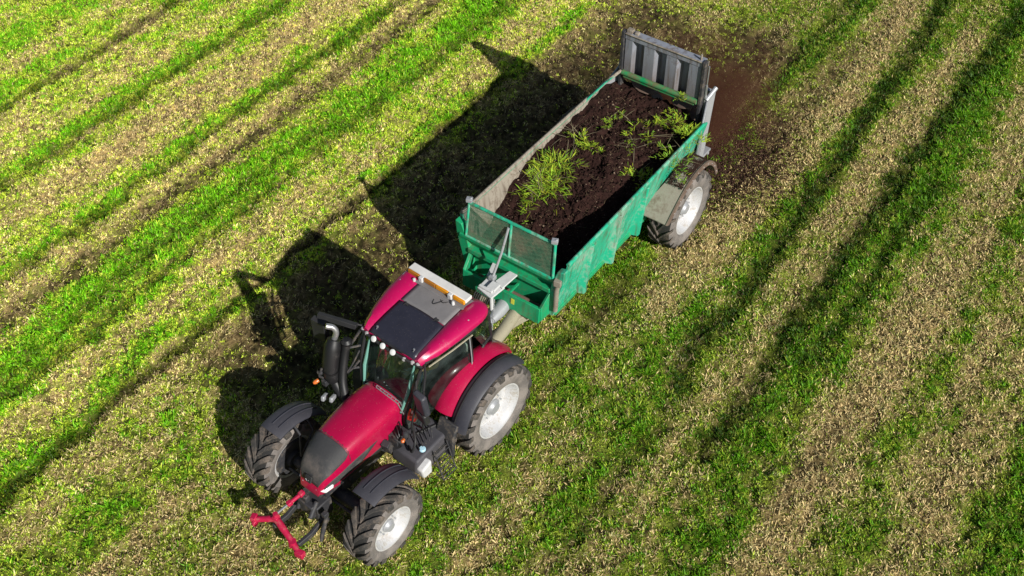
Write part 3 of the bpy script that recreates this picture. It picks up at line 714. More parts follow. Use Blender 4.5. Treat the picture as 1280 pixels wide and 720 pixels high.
for s in (1, -1):
    th = .045
    m = MB()
    m.hexa([(X0, s * BY, BZ - .06), (X1, s * BY, BZ - .06), (X1, s * (BY + th), BZ - .06), (X0, s * (BY + th), BZ - .06),
            (X0, s * TY, TZ), (X1, s * TY, TZ), (X1, s * (TY + th), TZ), (X0, s * (TY + th), TZ)])
    if s < 0:   # the far wall sweeps up towards the rear frame
        m.hexa([(X0 - .1, s * TY, TZ - .01), (-.05, s * TY, TZ - .01), (-.05, s * (TY + th), TZ - .01), (X0 - .1, s * (TY + th), TZ - .01),
                (X0 - .1, s * .92, 2.80), (-.55, s * 1.0, 2.74), (-.55, s * 1.045, 2.74), (X0 - .1, s * .965, 2.80)])
    W_ = m.build('side_wall', M['green_worn'], SP, bevel=.006)
    # top rail
    m = MB(); m.tube([(X0 + .1, s * (TY + .015), TZ + .02), (2.0, s * (TY + .02), TZ + .02), (X1 - .02, s * (TY + .015), TZ + .02)], .036, 8)
    if s < 0: m.tube([(-.30, s * (TY + .01), TZ + .02), (-.62, s * 1.07, 2.68), (-1.05, s * .93, 2.82)], .035, 8)
    m.build('top_rail', M['liner'] if s < 0 else M['green_worn'], W_)
    # worn liner inside
    m = MB()
    m.hexa([(X0, s * (BY - .012), BZ), (X1 - .05, s * (BY - .012), BZ), (X1 - .05, s * (BY - .004), BZ), (X0, s * (BY - .004), BZ),
            (X0, s * (TY - .014), TZ - .02), (X1 - .05, s * (TY - .014), TZ - .02), (X1 - .05, s * (TY - .004), TZ - .02), (X0, s * (TY - .004), TZ - .02)])
    m.build('wall_liner', M['liner'], W_)
    # outer wedge ribs and lower rail
    for x in (3.35, 2.35, 1.35):
        m = MB()
        def oy(z): return s * (BY + th + (TY - BY) * (z - BZ) / (TZ - BZ))
        m.hexa([(x - .13, oy(1.02), 1.02), (x + .13, oy(1.02), 1.02), (x + .04, oy(1.02) + s * .19, 1.0), (x - .04, oy(1.02) + s * .19, 1.0),
                (x - .06, oy(2.36), 2.36), (x + .06, oy(2.36), 2.36), (x + .02, oy(2.36) + s * .04, 2.36), (x - .02, oy(2.36) + s * .04, 2.36)])
        m.build('side_rib', M['green_worn'], W_, bevel=.008)
    m = MB(); m.hexa([(X0, s * .90, .99), (X1, s * .90, .99), (X1, s * 1.0, .99), (X0, s * 1.0, .99), (X0, s * .95, 1.09), (X1, s * .95, 1.09), (X1, s * 1.0, 1.08), (X0, s * 1.0, 1.08)])
    m.build('lower_rail', M['green'], W_, bevel=.01)
    m = MB(); m.box((1.95, s * 1.155, 1.78), (.30, .012, .10), (0, 0, 0)); 
    # front corner post with folded edge
    m = MB()
    m.prism([(s * .80, 1.10), (s * 1.02, 1.12), (s * 1.235, 2.10), (s * 1.25, 2.40), (s * 1.10, 2.36), (s * .98, 2.0)], 'x', X1 + .0, X1 + .14)
    m.build('corner_post', M['green_worn' if s > 0 else 'green'], SP, bevel=.015)

# front wall, screen, box frame
m = MB()
m.hexa([(X1, -.86, 1.0), (X1 + .05, -.86, 1.0), (X1 + .05, .86, 1.0), (X1, .86, 1.0), (X1, -1.20, 2.12), (X1 + .05, -1.20, 2.12), (X1 + .05, 1.20, 2.12), (X1, 1.20, 2.12)])
m.box((X1 + .11, 0, 1.78), (.13, 1.9, .10)); m.box((X1 + .10, 0, 2.09), (.14, 2.3, .08))
m.build('front_wall', M['green'], SP, bevel=.01)
def sp_(y, z): return (X1 + .14 - (z - 2.13) * .13, y, z)
m = MB()
for a, b, r in ((sp_(-1.0, 2.13), sp_(1.0, 2.13), .026), (sp_(-.97, 2.91), sp_(.97, 2.91), .032), (sp_(-1.0, 2.13), sp_(-.97, 2.91), .026), (sp_(1.0, 2.13), sp_(.97, 2.91), .03), (sp_(0, 2.13), sp_(0, 2.91), .028)):
    m.tube([a, b], r, 8)
SC = m.build('front_screen', M['green_worn'], SP)
m = MB(); nn = 46
def flat(a, b, w, d=.006):
    a = Vector(a); b = Vector(b); t = (b - a).normalized(); nrm = Vector((1, 0, .13)).normalized(); sd = t.cross(nrm) * w
    m.add([a - sd, a + sd, b + sd, b - sd], [(0, 1, 2, 3)])
for half in (-1, 1):
    y0, y1 = (.03, .97)
    W2, H2 = y1 - y0, .76
    for k in range(-26, 62):     # two families of diagonals = expanded metal
        for sg in (1, -1):
            c0 = k * .032 * 1.0
            p = []
            # line z = sg*0.6*(y) + c0
            ya, yb = 0, W2
            f = lambda y: sg * .6 * y + c0 - (.0 if sg > 0 else 0)
            inv = lambda z: (z - c0) / (sg * .6)
            za, zb = f(ya), f(yb)
            lo, hi = sorted((inv(0), inv(H2)))
            ya, yb = max(0, lo), min(W2, hi)
            if yb - ya < .02: continue
            flat(sp_(half * (y0 + ya), 2.15 + f(ya)), sp_(half * (y0 + yb), 2.15 + f(yb)), .0058)
m.build('mesh_infill', M['meshgreen'], SC, smooth=0)
for y in (-.97, .95):
    m = MB(); m.box(sp_(y, 2.97), (.10, .12, .08), (0, 0, .4)); m.tube([sp_(y - .05, 2.97), sp_(y + .05, 3.02)], .02, 8); m.build('work_light', M['galv'], SC, bevel=.01)

# headstock box
bx = X1 + .05
m = MB()
for s in (1, -1):
    m.hexa([(bx, s * .90, 1.16), (bx + .34, s * .86, 1.12), (bx + .34, s * .92, 1.12), (bx, s * .96, 1.16), (bx, s * .90, 1.74), (bx + .34, s * .86, 1.46), (bx + .34, s * .92, 1.46), (bx, s * .96, 1.80)])
m.hexa([(bx + .34, -.90, 1.10), (bx + .40, -.90, 1.10), (bx + .40, .90, 1.10), (bx + .34, .90, 1.10), (bx + .30, -.90, 1.46), (bx + .36, -.90, 1.46), (bx + .36, .90, 1.46), (bx + .30, .90, 1.46)])
m.box((bx + .17, 0, 1.13), (.36, 1.76, .03))
m.box((bx + .17, .16, 1.42), (.34, .05, .05)); m.box((bx + .17, -.46, 1.42), (.34, .05, .05))
HBX = m.build('front_frame', M['green'], SP, bevel=.008)
m = MB(); m.tube([(bx + .12, -.7, 1.25), (bx + .12, .8, 1.25)], .04, 10); m.box((bx + .2, .40, 1.22), (.18, .4, .10)); m.box((bx + .17, -.60, 1.2), (.2, .16, .08)); m.build('cross_shaft', M['rusty'], HBX)
m = MB(); m.box((bx + .385, .30, 1.34), (.012, .07, .12), (0, -.1, 0)); m.build('reflector', M['yellow'], HBX)
m = MB(); m.tube([(bx + .10, 1.15, 2.16), (bx + .10, 1.10, 1.9), (bx + .10, 1.08, 1.32)], .05, 10); m.box((bx + .10, 1.13, 2.12), (.14, .14, .14), (0, 0, .2)); m.build('parking_jack', M['mudguard'], SP, bevel=.01)

# drawbar, pto shaft, valve plate
m = MB()
for s in (1, -1): m.hexa([(bx + .1, s * .46, .86), (bx + .1, s * .62, .86), (5.45, s * .12, .66), (5.45, s * .03, .66), (bx + .1, s * .46, 1.04), (bx + .1, s * .62, 1.04), (5.45, s * .12, .80), (5.45, s * .03, .80)])
m.box((5.50, 0, .70), (.30, .16, .12)); m.lathe([(.05, -.04), (.10, -.04), (.10, .04), (.05, .04)], (5.68, 0, .66), 16, axis='z')
m.build('drawbar', M['dusty_bar'], SP, bevel=.02)
m = MB(); m.tube([(4.55, .34, 1.02), (5.05, .40, .98), (5.35, .40, .93)], [.12, .125, .115], 16); m.build('drawbar_tube', M['dusty_bar'], SP)
m = MB(); m.tube([(4.62, .08, 1.10), (4.80, .10, 1.10), (5.05, .12, 1.09)], [.15, .14, .085], 18); m.tube([(5.0, .12, 1.09), (5.5, .16, .98)], .055, 12); m.tube([(5.45, .16, .98), (5.75, .14, .92)], .085, 14); m.build('pto_shaft', M['rubber'] if 'rubber' in M else M['galv'], SP)
m = MB()
def pl(poly, z0, z1):
    m.hexa([(p[0], p[1], z0) for p in poly] + [(p[0], p[1], z1) for p in poly])
pl([(5.02, -.22), (5.10, .16), (4.72, .20), (4.62, -.22)], 1.72, 1.76)
pl([(4.72, -.02), (4.80, .20), (4.16, .24), (4.10, .08)], 1.765, 1.80)
pl([(4.70, -.24), (4.66, -.10), (4.20, -.30), (4.22, -.40)], 1.766, 1.795)
m.box((4.86, .04, 1.80), (.20, .18, .06)); m.box((4.98, -.05, 1.79), (.06, .3, .05))
m.tube([(4.88, .0, 1.74), (4.88, .0, 1.1)], .04, 8)
VP = m.build('valve_plate', M['dustwhite'], SP, bevel=.008)
m = MB()
for k in range(8): m.tube(smoothpath([(5.02, -.20 + .045 * k, 1.74), (5.16, -.20 + .045 * k, 1.66), (5.28, -.16 + .04 * k, 1.40), (5.5, -.1 + .03 * k, 1.1), (5.8, -.05 + .03 * k, 1.1)], 4), .011, 6)
m.build('hydraulic_hoses', M['black'], VP)
m = MB(); m.tube([(4.72, -.10, 1.80), (4.46, -.06, 2.30), (4.26, -.04, 2.80)], .026, 8); m.box((4.70, -.10, 1.82), (.12, .10, .10)); m.build('indicator_rod', M['galv'], VP)
m = MB()
for k in range(14):
    t = k / 13; p = Vector((5.05 + .12 * t, .20 + .02 * t, 1.72 - .75 * t)); q = Vector((5.05 + .12 * (t + .05), .20 + .02 * t, 1.72 - .75 * (t + .055)))
    m.tube([p, q], [.014, .010] if k % 2 else [.008, .014], 6)
m.build('safety_chain', M['galv'], VP)

# rear frame, guillotine door, hood plates, beaters
m = MB(); m.tube([(-1.06, -.90, 2.79), (-1.06, .90, 2.79)], .058, 12); m.box((-1.05, 0, 2.73), (.05, 1.7, .06)); m.build('rear_crossbar', M['greenbar'], SP)
for s in (1, -1):
    m = MB(); m.box((-1.12, s * .955, 2.35), (.13, .07, 2.85)); m.build('door_guide', M['iron'], SP, bevel=.01)
m = MB()
dx = -1.10; z0, z1 = 2.70, 3.74
# corrugated plate profile across y (front faces x=dx, recesses pushed back)
prof = [(-.90, 0)]
for c in (-.56, -.03, .50):
    prof += [(c - .17, 0), (c - .09, -.15), (c + .105, -.15), (c + .11, 0)]
prof += [(.90, 0)]
ring = lambda z: [(dx + d, y, z) for y, d in prof] + [(dx + d - .02, y, z) for y, d in prof[::-1]]
m.loft([ring(z0), ring(z1 - .14)])
m.box((dx - .085, 0, z1 - .065), (.19, 1.82, .13)); m.box((dx - .09, -.885, 3.2), (.16, .03, .95)); m.box((dx - .09, .885, 3.2), (.16, .03, .95))
TG = m.build('tailgate', M['doorsteel'], SP, bevel=.006)
m = MB(); m.box((dx - .08, -.84, z1 + .03), (.12, .13, .09)); m.build('lift_bracket', M['liner'], TG, bevel=.01)
m = MB(); m.box((dx - .08, -.68, z1 + .02), (.10, .08, .07)); m.build('lift_bracket', M['liner'], TG, bevel=.01)
m = MB(); m.tube([(dx - .06, .83, z1 + .0), (dx - .06, .83, z1 + .13)], .022, 8); m.build('stop_pin', M['liner'], TG)
m = MB(); m.box((dx - .12, .94, z1 - .1), (.08, .06, .16)); m.build('door_slide', M['liner'], TG, bevel=.01)
m = MB(); m.tube([(dx + .02, -.90, z1), (dx + .02, .88, z1)], .016, 8); m.build('top_edge', M['liner'], TG)
m = MB(); m.tube([(-1.22, 1.0, 1.3), (-1.22, 1.0, 3.15)], .03, 8); m.tube([(-1.22, 1.0, 3.1), (-1.22, 1.0, 3.62)], .018, 8); m.build('lift_cylinder', M['steel'], SP)
for s in (1, -1):
    m = MB()
    m.hexa([(-1.20, s * 1.02, 1.10), (-1.28, s * 1.08, 1.10), (-1.28, s * 1.12, 1.10), (-1.20, s * 1.06, 1.10),
            (-1.20, s * 1.02, 2.80), (-1.46, s * 1.08, 2.97), (-1.46, s * 1.12, 2.97), (-1.20, s * 1.06, 2.80)])
    m.tube([(-1.20, s * 1.04, 2.80), (-1.48, s * 1.10, 2.99)], .05, 10)
    m.hexa([(-.72, s * 1.19, TZ - .9), (-1.20, s * 1.05, TZ - .9), (-1.20, s * 1.09, TZ - .9), (-.72, s * 1.23, TZ - .9), (-.80, s * 1.19, TZ - .02), (-1.20, s * 1.05, 2.80), (-1.20, s * 1.09, 2.80), (-.80, s * 1.23, TZ - .02)])
    SPH = m.build('side_hood', M['galv'], SP, bevel=.008)
m = MB(); m.box((-1.5, 0, 1.12), (.6, 2.1, .06)); m.box((-1.55, 0, 2.78), (.10, 2.1, .08)); m.build('beater_frame', M['galv'], SP, bevel=.01)
for y in (-.5, .5):
    m = MB(); m.tube([(-1.5, y, 1.15), (-1.5, y, 2.75)], .11, 14)
    rings = []
    for k in range(61):
        a = k / 60 * 5 * 2 * math.pi; z = 1.2 + 1.5 * k / 60
        rings.append([(-1.5 + r * math.cos(a), y + r * math.sin(a) * (1 if y > 0 else -1), z + dz) for r, dz in ((.10, 0), (.36, 0), (.36, .02), (.10, .02))])
    m.loft(rings); m.build('beater', M['rusty'], SP)
m = MB(); m.box((-1.86, .7, .95), (.05, .5, .14)); m.box((-1.86, -.7, .95), (.05, .5, .14)); m.box((-1.83, 0, .95), (.06, 2.0, .06)); m.build('light_board', M['galv'], SP, bevel=.01)

# mudguards over the wheels
for s in (1, -1):
    cz = .90
    m = MB(); rings = []
    prof = [(1.12, 1.36), (.80, 1.62), (.45, 1.86), (.10, 1.98), (-.25, 1.99), (-.55, 1.90), (-.80, 1.66), (-.98, 1.32)]
    P2 = [Vector((a, 0, b)) for a, b in prof]; P2 = smoothpath(P2, 3)
    for p in P2:
        yi = .93 + .27 * max(0, min(1, (p.z - 1.36) / .55))
        rings.append([(p.x, s * yi, p.z), (p.x, s * 1.40, p.z + .012), (p.x, s * 1.60, p.z), (p.x, s * 1.60, p.z - .018), (p.x, s * 1.40, p.z - .01), (p.x, s * yi, p.z - .018)])
    m.loft(rings); MG = m.build('mudguard', M['mudguard'], SP, smooth=40)
    m = MB(); rings = []
    for p in P2:
        d = Vector((p.x, 0, p.z - cz)).normalized()
        rings.append([(p.x + d.x * o_, s * y, p.z + d.z * o_) for y, o_ in ((1.60, .022), (1.635, .018), (1.64, -.075), (1.605, -.075))])
    m.loft(rings); m.build('guard_edge', M['rusty'], MG, smooth=40)
    m = MB()
    for k in range(2, len(P2) - 1, 2):
        p = P2[k]; d = Vector((p.x, 0, p.z - cz)).normalized()
        m.lathe([(.013, 0), (.010, .008), (.0001, .009)], (p.x - d.x * .035, s * 1.638, p.z - d.z * .035), 8)
    m.build('guard_bolts', M['dimlens'], MG)
    m = MB(); m.tube([(.75, s * 1.0, 1.2), (.72, s * 1.5, 1.62)], .02, 6); m.tube([(-.6, s * 1.0, 1.2), (-.55, s * 1.5, 1.86)], .02, 6); m.build('guard_stay', M['iron'], MG)

# ------------------------------------------------------------------ numpy noise
def _hash(ix, iy, seed):
    h = (ix.astype(np.int64) * 374761393 + iy.astype(np.int64) * 668265263 + seed * 974711) & 0x7fffffff
    h = ((h ^ (h >> 13)) * 1274126177) & 0x7fffffff
    return ((h ^ (h >> 16)) & 0xffff) / 65535.0
def vnoise(x, y, seed=0):
    ix = np.floor(x); iy = np.floor(y); fx = x - ix; fy = y - iy
    fx = fx * fx * (3 - 2 * fx); fy = fy * fy * (3 - 2 * fy)
    a = _hash(ix, iy, seed); b = _hash(ix + 1, iy, seed); c = _hash(ix, iy + 1, seed); d = _hash(ix + 1, iy + 1, seed)
    return (a * (1 - fx) + b * fx) * (1 - fy) + (c * (1 - fx) + d * fx) * fy
def fbm(x, y, seed=0, oct=4):
    s = 0; a = .5; t = 0
    for o in range(oct): s = s + a * vnoise(x * 2 ** o + 17.3 * o, y * 2 ** o - 9.1 * o, seed + o); t += a; a *= .55
    return s / t

def np_mesh(name, verts, tris, mat, colors=None, smooth=True, parent=None, quads=None):
    me = bpy.data.meshes.new(name)
    nv = len(verts); me.vertices.add(nv); me.vertices.foreach_set('co', verts.astype(np.float32).ravel())
    loops = []; starts = []; tot = 0
    idx = []
    if quads is not None and len(quads): idx.append((quads, 4))
    if tris is not None and len(tris): idx.append((tris, 3))
    nl = sum(a.size for a, k in idx); npoly = sum(len(a) for a, k in idx)
    me.loops.add(nl); me.polygons.add(npoly)
    me.loops.foreach_set('vertex_index', np.concatenate([a.ravel() for a, k in idx]).astype(np.int32))
    st = []; o = 0
    for a, k in idx: st.append(o + np.arange(len(a)) * k); o += a.size
    me.polygons.foreach_set('loop_start', np.concatenate(st).astype(np.int32))
    if smooth: me.polygons.foreach_set('use_smooth', np.ones(npoly, bool))
    if colors is not None:
        at = me.attributes.new('Col', 'FLOAT_COLOR', 'POINT')
        c4 = np.ones((nv, 4), np.float32); c4[:, :3] = colors; at.data.foreach_set('color', c4.ravel())
    me.update(calc_edges=True); me.validate()
    me.materials.append(mat)
    ob = bpy.data.objects.new(name, me); col.objects.link(ob)
    if parent: ob.parent = parent
    return ob

def attr_mat(name, rough=.8, transl=0.0, bump=0.0, nscale=40, spec=.3, var=.25):
    m = bpy.data.materials.new(name); m.use_nodes = True; nt = m.node_tree; N = nt.nodes; L = nt.links; b = N['Principled BSDF']
    a = N.new('ShaderNodeAttribute'); a.attribute_name = 'Col'
    tc = N.new('ShaderNodeTexCoord'); n = N.new('ShaderNodeTexNoise'); n.inputs['Scale'].default_value = nscale; n.inputs['Detail'].default_value = 3; L.new(tc.outputs['Object'], n.inputs['Vector'])
    mr = N.new('ShaderNodeMapRange'); mr.inputs['From Min'].default_value = .3; mr.inputs['From Max'].default_value = .7; mr.inputs['To Min'].default_value = 1 - var; mr.inputs['To Max'].default_value = 1 + var; L.new(n.outputs['Fac'], mr.inputs['Value'])
    mx = N.new('ShaderNodeMixRGB'); mx.blend_type = 'MULTIPLY'; mx.inputs[0].default_value = 1; L.new(a.outputs['Color'], mx.inputs[1]); L.new(mr.outputs[0], mx.inputs[2])
    L.new(mx.outputs[0], b.inputs['Base Color']); b.inputs['Roughness'].default_value = rough; b.inputs['Specular IOR Level'].default_value = spec
    if transl:
        t = N.new('ShaderNodeBsdfTranslucent'); L.new(mx.outputs[0], t.inputs[0]); ms = N.new('ShaderNodeMixShader'); ms.inputs[0].default_value = transl
        L.new(b.outputs[0], ms.inputs[1]); L.new(t.outputs[0], ms.inputs[2]); L.new(ms.outputs[0], N['Material Output'].inputs[0])
    if bump:
        bp = N.new('ShaderNodeBump'); bp.inputs['Strength'].default_value = bump; bp.inputs['Distance'].default_value = .02; L.new(n.outputs['Fac'], bp.inputs['Height']); L.new(bp.outputs[0], b.inputs['Normal'])
    return m

def blades(px, py, pz, length, width, az, lean, curl=.5):
    """curved tapered blades; returns verts (n*5,3), quads, tris"""
    n = len(px)
    dx, dy = np.cos(az), np.sin(az)
    tw = rng.uniform(-.9, .9, n); wx, wy = -np.sin(az + tw), np.cos(az + tw)
    V = np.empty((n, 5, 3))
    h1 = length * .55; l1 = lean; l2 = lean + curl
    mx = px + dx * h1 * np.sin(l1); my = py + dy * h1 * np.sin(l1); mz = pz + h1 * np.cos(l1)
    h2 = length * .45
    tx = mx + dx * h2 * np.sin(l2); ty = my + dy * h2 * np.sin(l2); tz = mz + h2 * np.cos(l2)
    w = width / 2
    V[:, 0] = np.stack([px - wx * w * .8, py - wy * w * .8, pz], 1); V[:, 1] = np.stack([px + wx * w * .8, py + wy * w * .8, pz], 1)
    V[:, 2] = np.stack([mx + wx * w, my + wy * w, mz], 1); V[:, 3] = np.stack([mx - wx * w, my - wy * w, mz], 1); V[:, 4] = np.stack([tx, ty, tz], 1)
    b = np.arange(n)[:, None] * 5
    return V.reshape(-1, 3), b + np.array([0, 1, 2, 3]), b + np.array([3, 2, 4])

# ------------------------------------------------------------------ compost load in the hopper
def load_h(x, y):
    e = np.abs(y) / 1.15
    h = 2.16 + .16 * np.exp(-((x - .9) / 1.6) ** 2) * (1 - e ** 2)
    h -= .72 * np.clip((x - 2.1) / 1.9, 0, 1) ** 1.3 * (1 + .2 * y)
    h -= .20 * np.clip((y - .35) / .7, 0, 1) ** 1.2 * 1.6          # sunk along the near wall
    h += .20 * np.clip((-y - .3) / .7, 0, 1) * np.clip(1.4 - x / 3, 0, 1)
    h += .10 * np.clip((-x + .3) / 1.2, 0, 1)
    ed = np.clip((1.12 - np.abs(y)) / .35, .18, 1)
    h += .14 * (fbm(x * 2.2, y * 2.2, 5) - .5) * 2 + ed * .08 * (fbm(x * 9, y * 9, 9, 3) - .5) * 2 + ed * .035 * (fbm(x * 30, y * 30, 13, 2) - .5) * 2
    return h
nx_, ny_ = 340, 150
gx, gy = np.meshgrid(np.linspace(-1.30, 4.16, nx_), np.linspace(-1, 1, ny_), indexing='ij')
Hh = load_h(gx, gy * 1.15)
yw = BY + (TY - BY) * (Hh - BZ) / (TZ - BZ) - .015
Y = gy * yw; Hh = load_h(gx, Y)
cc = fbm(gx * 6, Y * 6, 21); dc = np.array([.026, .0115, .0090])[None, None] * (0.5 + 1.2 * cc[..., None])
vv = np.stack([gx, Y, Hh], -1).reshape(-1, 3); i = np.arange(nx_ * ny_).reshape(nx_, ny_)
q = np.stack([i[:-1, :-1], i[1:, :-1], i[1:, 1:], i[:-1, 1:]], -1).reshape(-1, 4)
LM = attr_mat('compost', .95, bump=.8, nscale=55, spec=.15)
LD = np_mesh('compost_load', vv, None, LM, dc.reshape(-1, 3), quads=q)
LD.location = (SX, SY, 0); LD.rotation_euler = (0, 0, SA)
tag(LD, 'dark brown crumbly compost filling the green spreader hopper', 'compost')
def chunks(n, px, py, pz, s):
    """irregular little clods : squashed tetra/octa"""
    base = np.array([(1, 0, 0), (-1, 0, 0), (0, 1, 0), (0, -1, 0), (0, 0, 1), (0, 0, -1)], float)
    V = base[None] * rng.uniform(.5, 1.2, (n, 6, 1)) * s[:, None, None]
    a = rng.uniform(0, 6.28, n); c, sn = np.cos(a), np.sin(a)
    x = V[..., 0] * c[:, None] - V[..., 1] * sn[:, None]; y = V[..., 0] * sn[:, None] + V[..., 1] * c[:, None]
    V = np.stack([x + px[:, None], y + py[:, None], V[..., 2] * .8 + pz[:, None]], -1).reshape(-1, 3)
    T = np.array([(0, 2, 4), (2, 1, 4), (1, 3, 4), (3, 0, 4), (2, 0, 5), (1, 2, 5), (3, 1, 5), (0, 3, 5)])
    return V, (np.arange(n)[:, None, None] * 6 + T[None]).reshape(-1, 3)
n = 9000
cx_ = rng.uniform(-1.0, 4.1, n); cy_ = rng.uniform(-1.05, 1.05, n); hz = load_h(cx_, cy_)
ok = np.abs(cy_) < BY + (TY - BY) * (hz - BZ) / (TZ - BZ) - .03; cx_, cy_, hz = cx_[ok], cy_[ok], hz[ok]; n = len(cx_)
s_ = rng.uniform(.006, .024, n) * rng.choice([1, 1, 1.6], n)
V_, T_ = chunks(n, cx_, cy_, hz + .003, s_)
colr = np.repeat(np.where(rng.random(n)[:, None] < .05, np.array([[.22, .16, .11]]), np.array([[.028, .013, .010]])) * rng.uniform(.4, 1.6, (n, 1)), 6, 0)
o = np_mesh('clods', V_, T_, LM, colr, smooth=False, parent=LD); o['kind'] = 'stuff'

n = 1500; cx_ = rng.uniform(-1.0, 4.0, n); cy_ = rng.uniform(-1.0, 1.0, n); hz = load_h(cx_, cy_)
V_, Q_, T_ = blades(cx_, cy_, hz + .012, rng.uniform(.03, .13, n), rng.uniform(.004, .010, n), rng.uniform(0, 6.28, n), rng.uniform(1.2, 1.6, n), np.zeros(n))
o = np_mesh('straw_bits', V_, T_, LM, np.repeat(np.array([[.20, .14, .08]]) * rng.uniform(.25, 1.5, (n, 1)), 5, 0), smooth=False, parent=LD, quads=Q_); o['kind'] = 'stuff'

WM = attr_mat('weed_leaf', .6, transl=.35, nscale=12, var=.15)
def weed(x, y, z, r, n, green, label, length=.22, stems=0, elong=1.0, ang=0.0, hang=0.0):
    # leaves set along limp stems that sprawl from a few roots
    k_ = max(5, n // 20); sa = rng.uniform(0, 6.28, k_); sl_ = r * rng.uniform(.5, 1.75, k_); ox = rng.normal(0, r * .38, k_); oy_ = rng.normal(0, r * .38, k_); bend = rng.normal(0, .9, k_)
    si = rng.integers(0, k_, n); tt = rng.random(n) ** .8
    a = sa[si] + bend[si] * tt; rr = sl_[si] * tt
    lx = (ox[si] + rr * np.cos(a)) * elong + rng.normal(0, .022, n); ly = oy_[si] + rr * np.sin(a) + rng.normal(0, .022, n)
    c, s = math.cos(ang), math.sin(ang); dx_, dy_ = lx * c - ly * s, lx * s + ly * c
    if hang: dz = -hang * np.clip((dy_ + r) / (2 * r), 0, 1) ** 1.5
    else:
        dz = load_h(x + dx_, y + dy_) - load_h(np.array([x]), np.array([y]))[0]
    V_, Q_, T_ = blades(dx_, dy_, dz + .05 * rng.random(n), length * rng.uniform(.25, .85, n), rng.uniform(.010, .026, n), a + ang + rng.normal(0, .9, n), rng.uniform(.75, 1.5, n), rng.uniform(.0, .5, n))
    g = np.array(green) * rng.uniform(.5, 1.35, (n, 1)) ; g[:, 0] *= rng.uniform(.7, 1.4, n)
    if stems:
        k = stems; sx_ = rng.uniform(-r, r, k) * elong; sy = rng.uniform(-r, r, k)
        V2, Q2, T2 = blades(sx_, sy, np.full(k, .03), rng.uniform(.35, .65, k), np.full(k, .013), rng.uniform(0, 6.28, k), rng.uniform(1.3, 1.6, k), np.full(k, .1))
        Q_ = np.concatenate([Q_, Q2 + len(V_)]); T_ = np.concatenate([T_, T2 + len(V_)]); V_ = np.concatenate([V_, V2]); g = np.concatenate([g, np.tile([[.38, .33, .2]], (k, 1))])
    o = np_mesh('weed_clump', V_, T_, WM, np.repeat(g, 5, 0), smooth=False, quads=Q_)
    o.location = s2w(x, y, z); o.rotation_euler = (0, 0, SA)
    tag(o, label, 'weeds', 'clumps of pulled weeds lying on the compost')
def lz(x, y): return float(load_h(np.array([x]), np.array([y]))[0])
LG = (.42, .60, .05); MG_ = (.34, .54, .05); DG = (.24, .40, .05)
for (x, y, r, n, g, lab, kw) in (
    (2.22, -.62, .38, 900, LG, 'largest bright green weed clump on the front half of the compost', dict(elong=1.5, ang=.15, stems=16, length=.30)),
    (.98, -.40, .15, 230, LG, 'small bright green tuft lying across the middle of the compost', dict(elong=1.9, ang=1.2, length=.18)),
    (.12, .20, .26, 150, LG, 'loose green weed sprig at the centre of the rear half of the load', dict(elong=1.6, stems=14, length=.20)),
    (-.12, -.42, .24, 130, MG_, 'sparse dark green sprig nearest the far rear corner of the load', dict(elong=1.5, stems=6, length=.15)),
    (.95, .72, .20, 230, LG, 'green tuft lying against the near side wall of the hopper', dict(stems=4, length=.16)),
    (-.70, .55, .24, 260, LG, 'green weeds at the rear crossbar end of the load', dict(stems=6, length=.16)),
    (1.75, -.75, .25, 50, DG, 'thin straggly weeds between the big clump and the far wall', dict(elong=1.6, stems=6, length=.15)),
    (.95, -.80, .2, 30, DG, 'dry stalks with few leaves beside the far wall of the hopper', dict(stems=12, length=.14))):
    weed(x, y, lz(x, y), r, n, g, lab, **kw)
weed(-.50, 1.15, 2.47, .24, 360, LG, 'bright green weeds draped over the rear end of the near wall', length=.18, hang=.25, stems=2)
weed(.30, 1.24, 2.45, .24, 170, MG_, 'green strands hanging down over the mudguard from the near wall', length=.2, hang=.45, stems=6)
weed(-1.02, .60, 2.80, .12, 70, LG, 'little green weeds caught on the near end of the rear crossbar', length=.14, hang=.02, stems=3)
# compost spilled on the mudguard top
n = 11000; cx_ = rng.triangular(-.8, -.45, .55, n); cy_ = rng.uniform(1.2, 1.56, n)
zz = np.interp(cx_, [-.8, -.55, -.25, .1, .45], [1.66, 1.90, 1.99, 1.98, 1.86])
V_, T_ = chunks(n, cx_, cy_, zz + .012, rng.uniform(.006, .024, n))
o = np_mesh('spilled_compost', V_, T_, LM, np.repeat(np.array([[.045, .024, .018]]) * rng.uniform(.5, 1.5, (n, 1)), 6, 0), smooth=False)
o.location = (SX, SY, 0); o.rotation_euler = (0, 0, SA); tag(o, 'crumbs of compost spilled on the near mudguard', 'compost', kind='stuff')

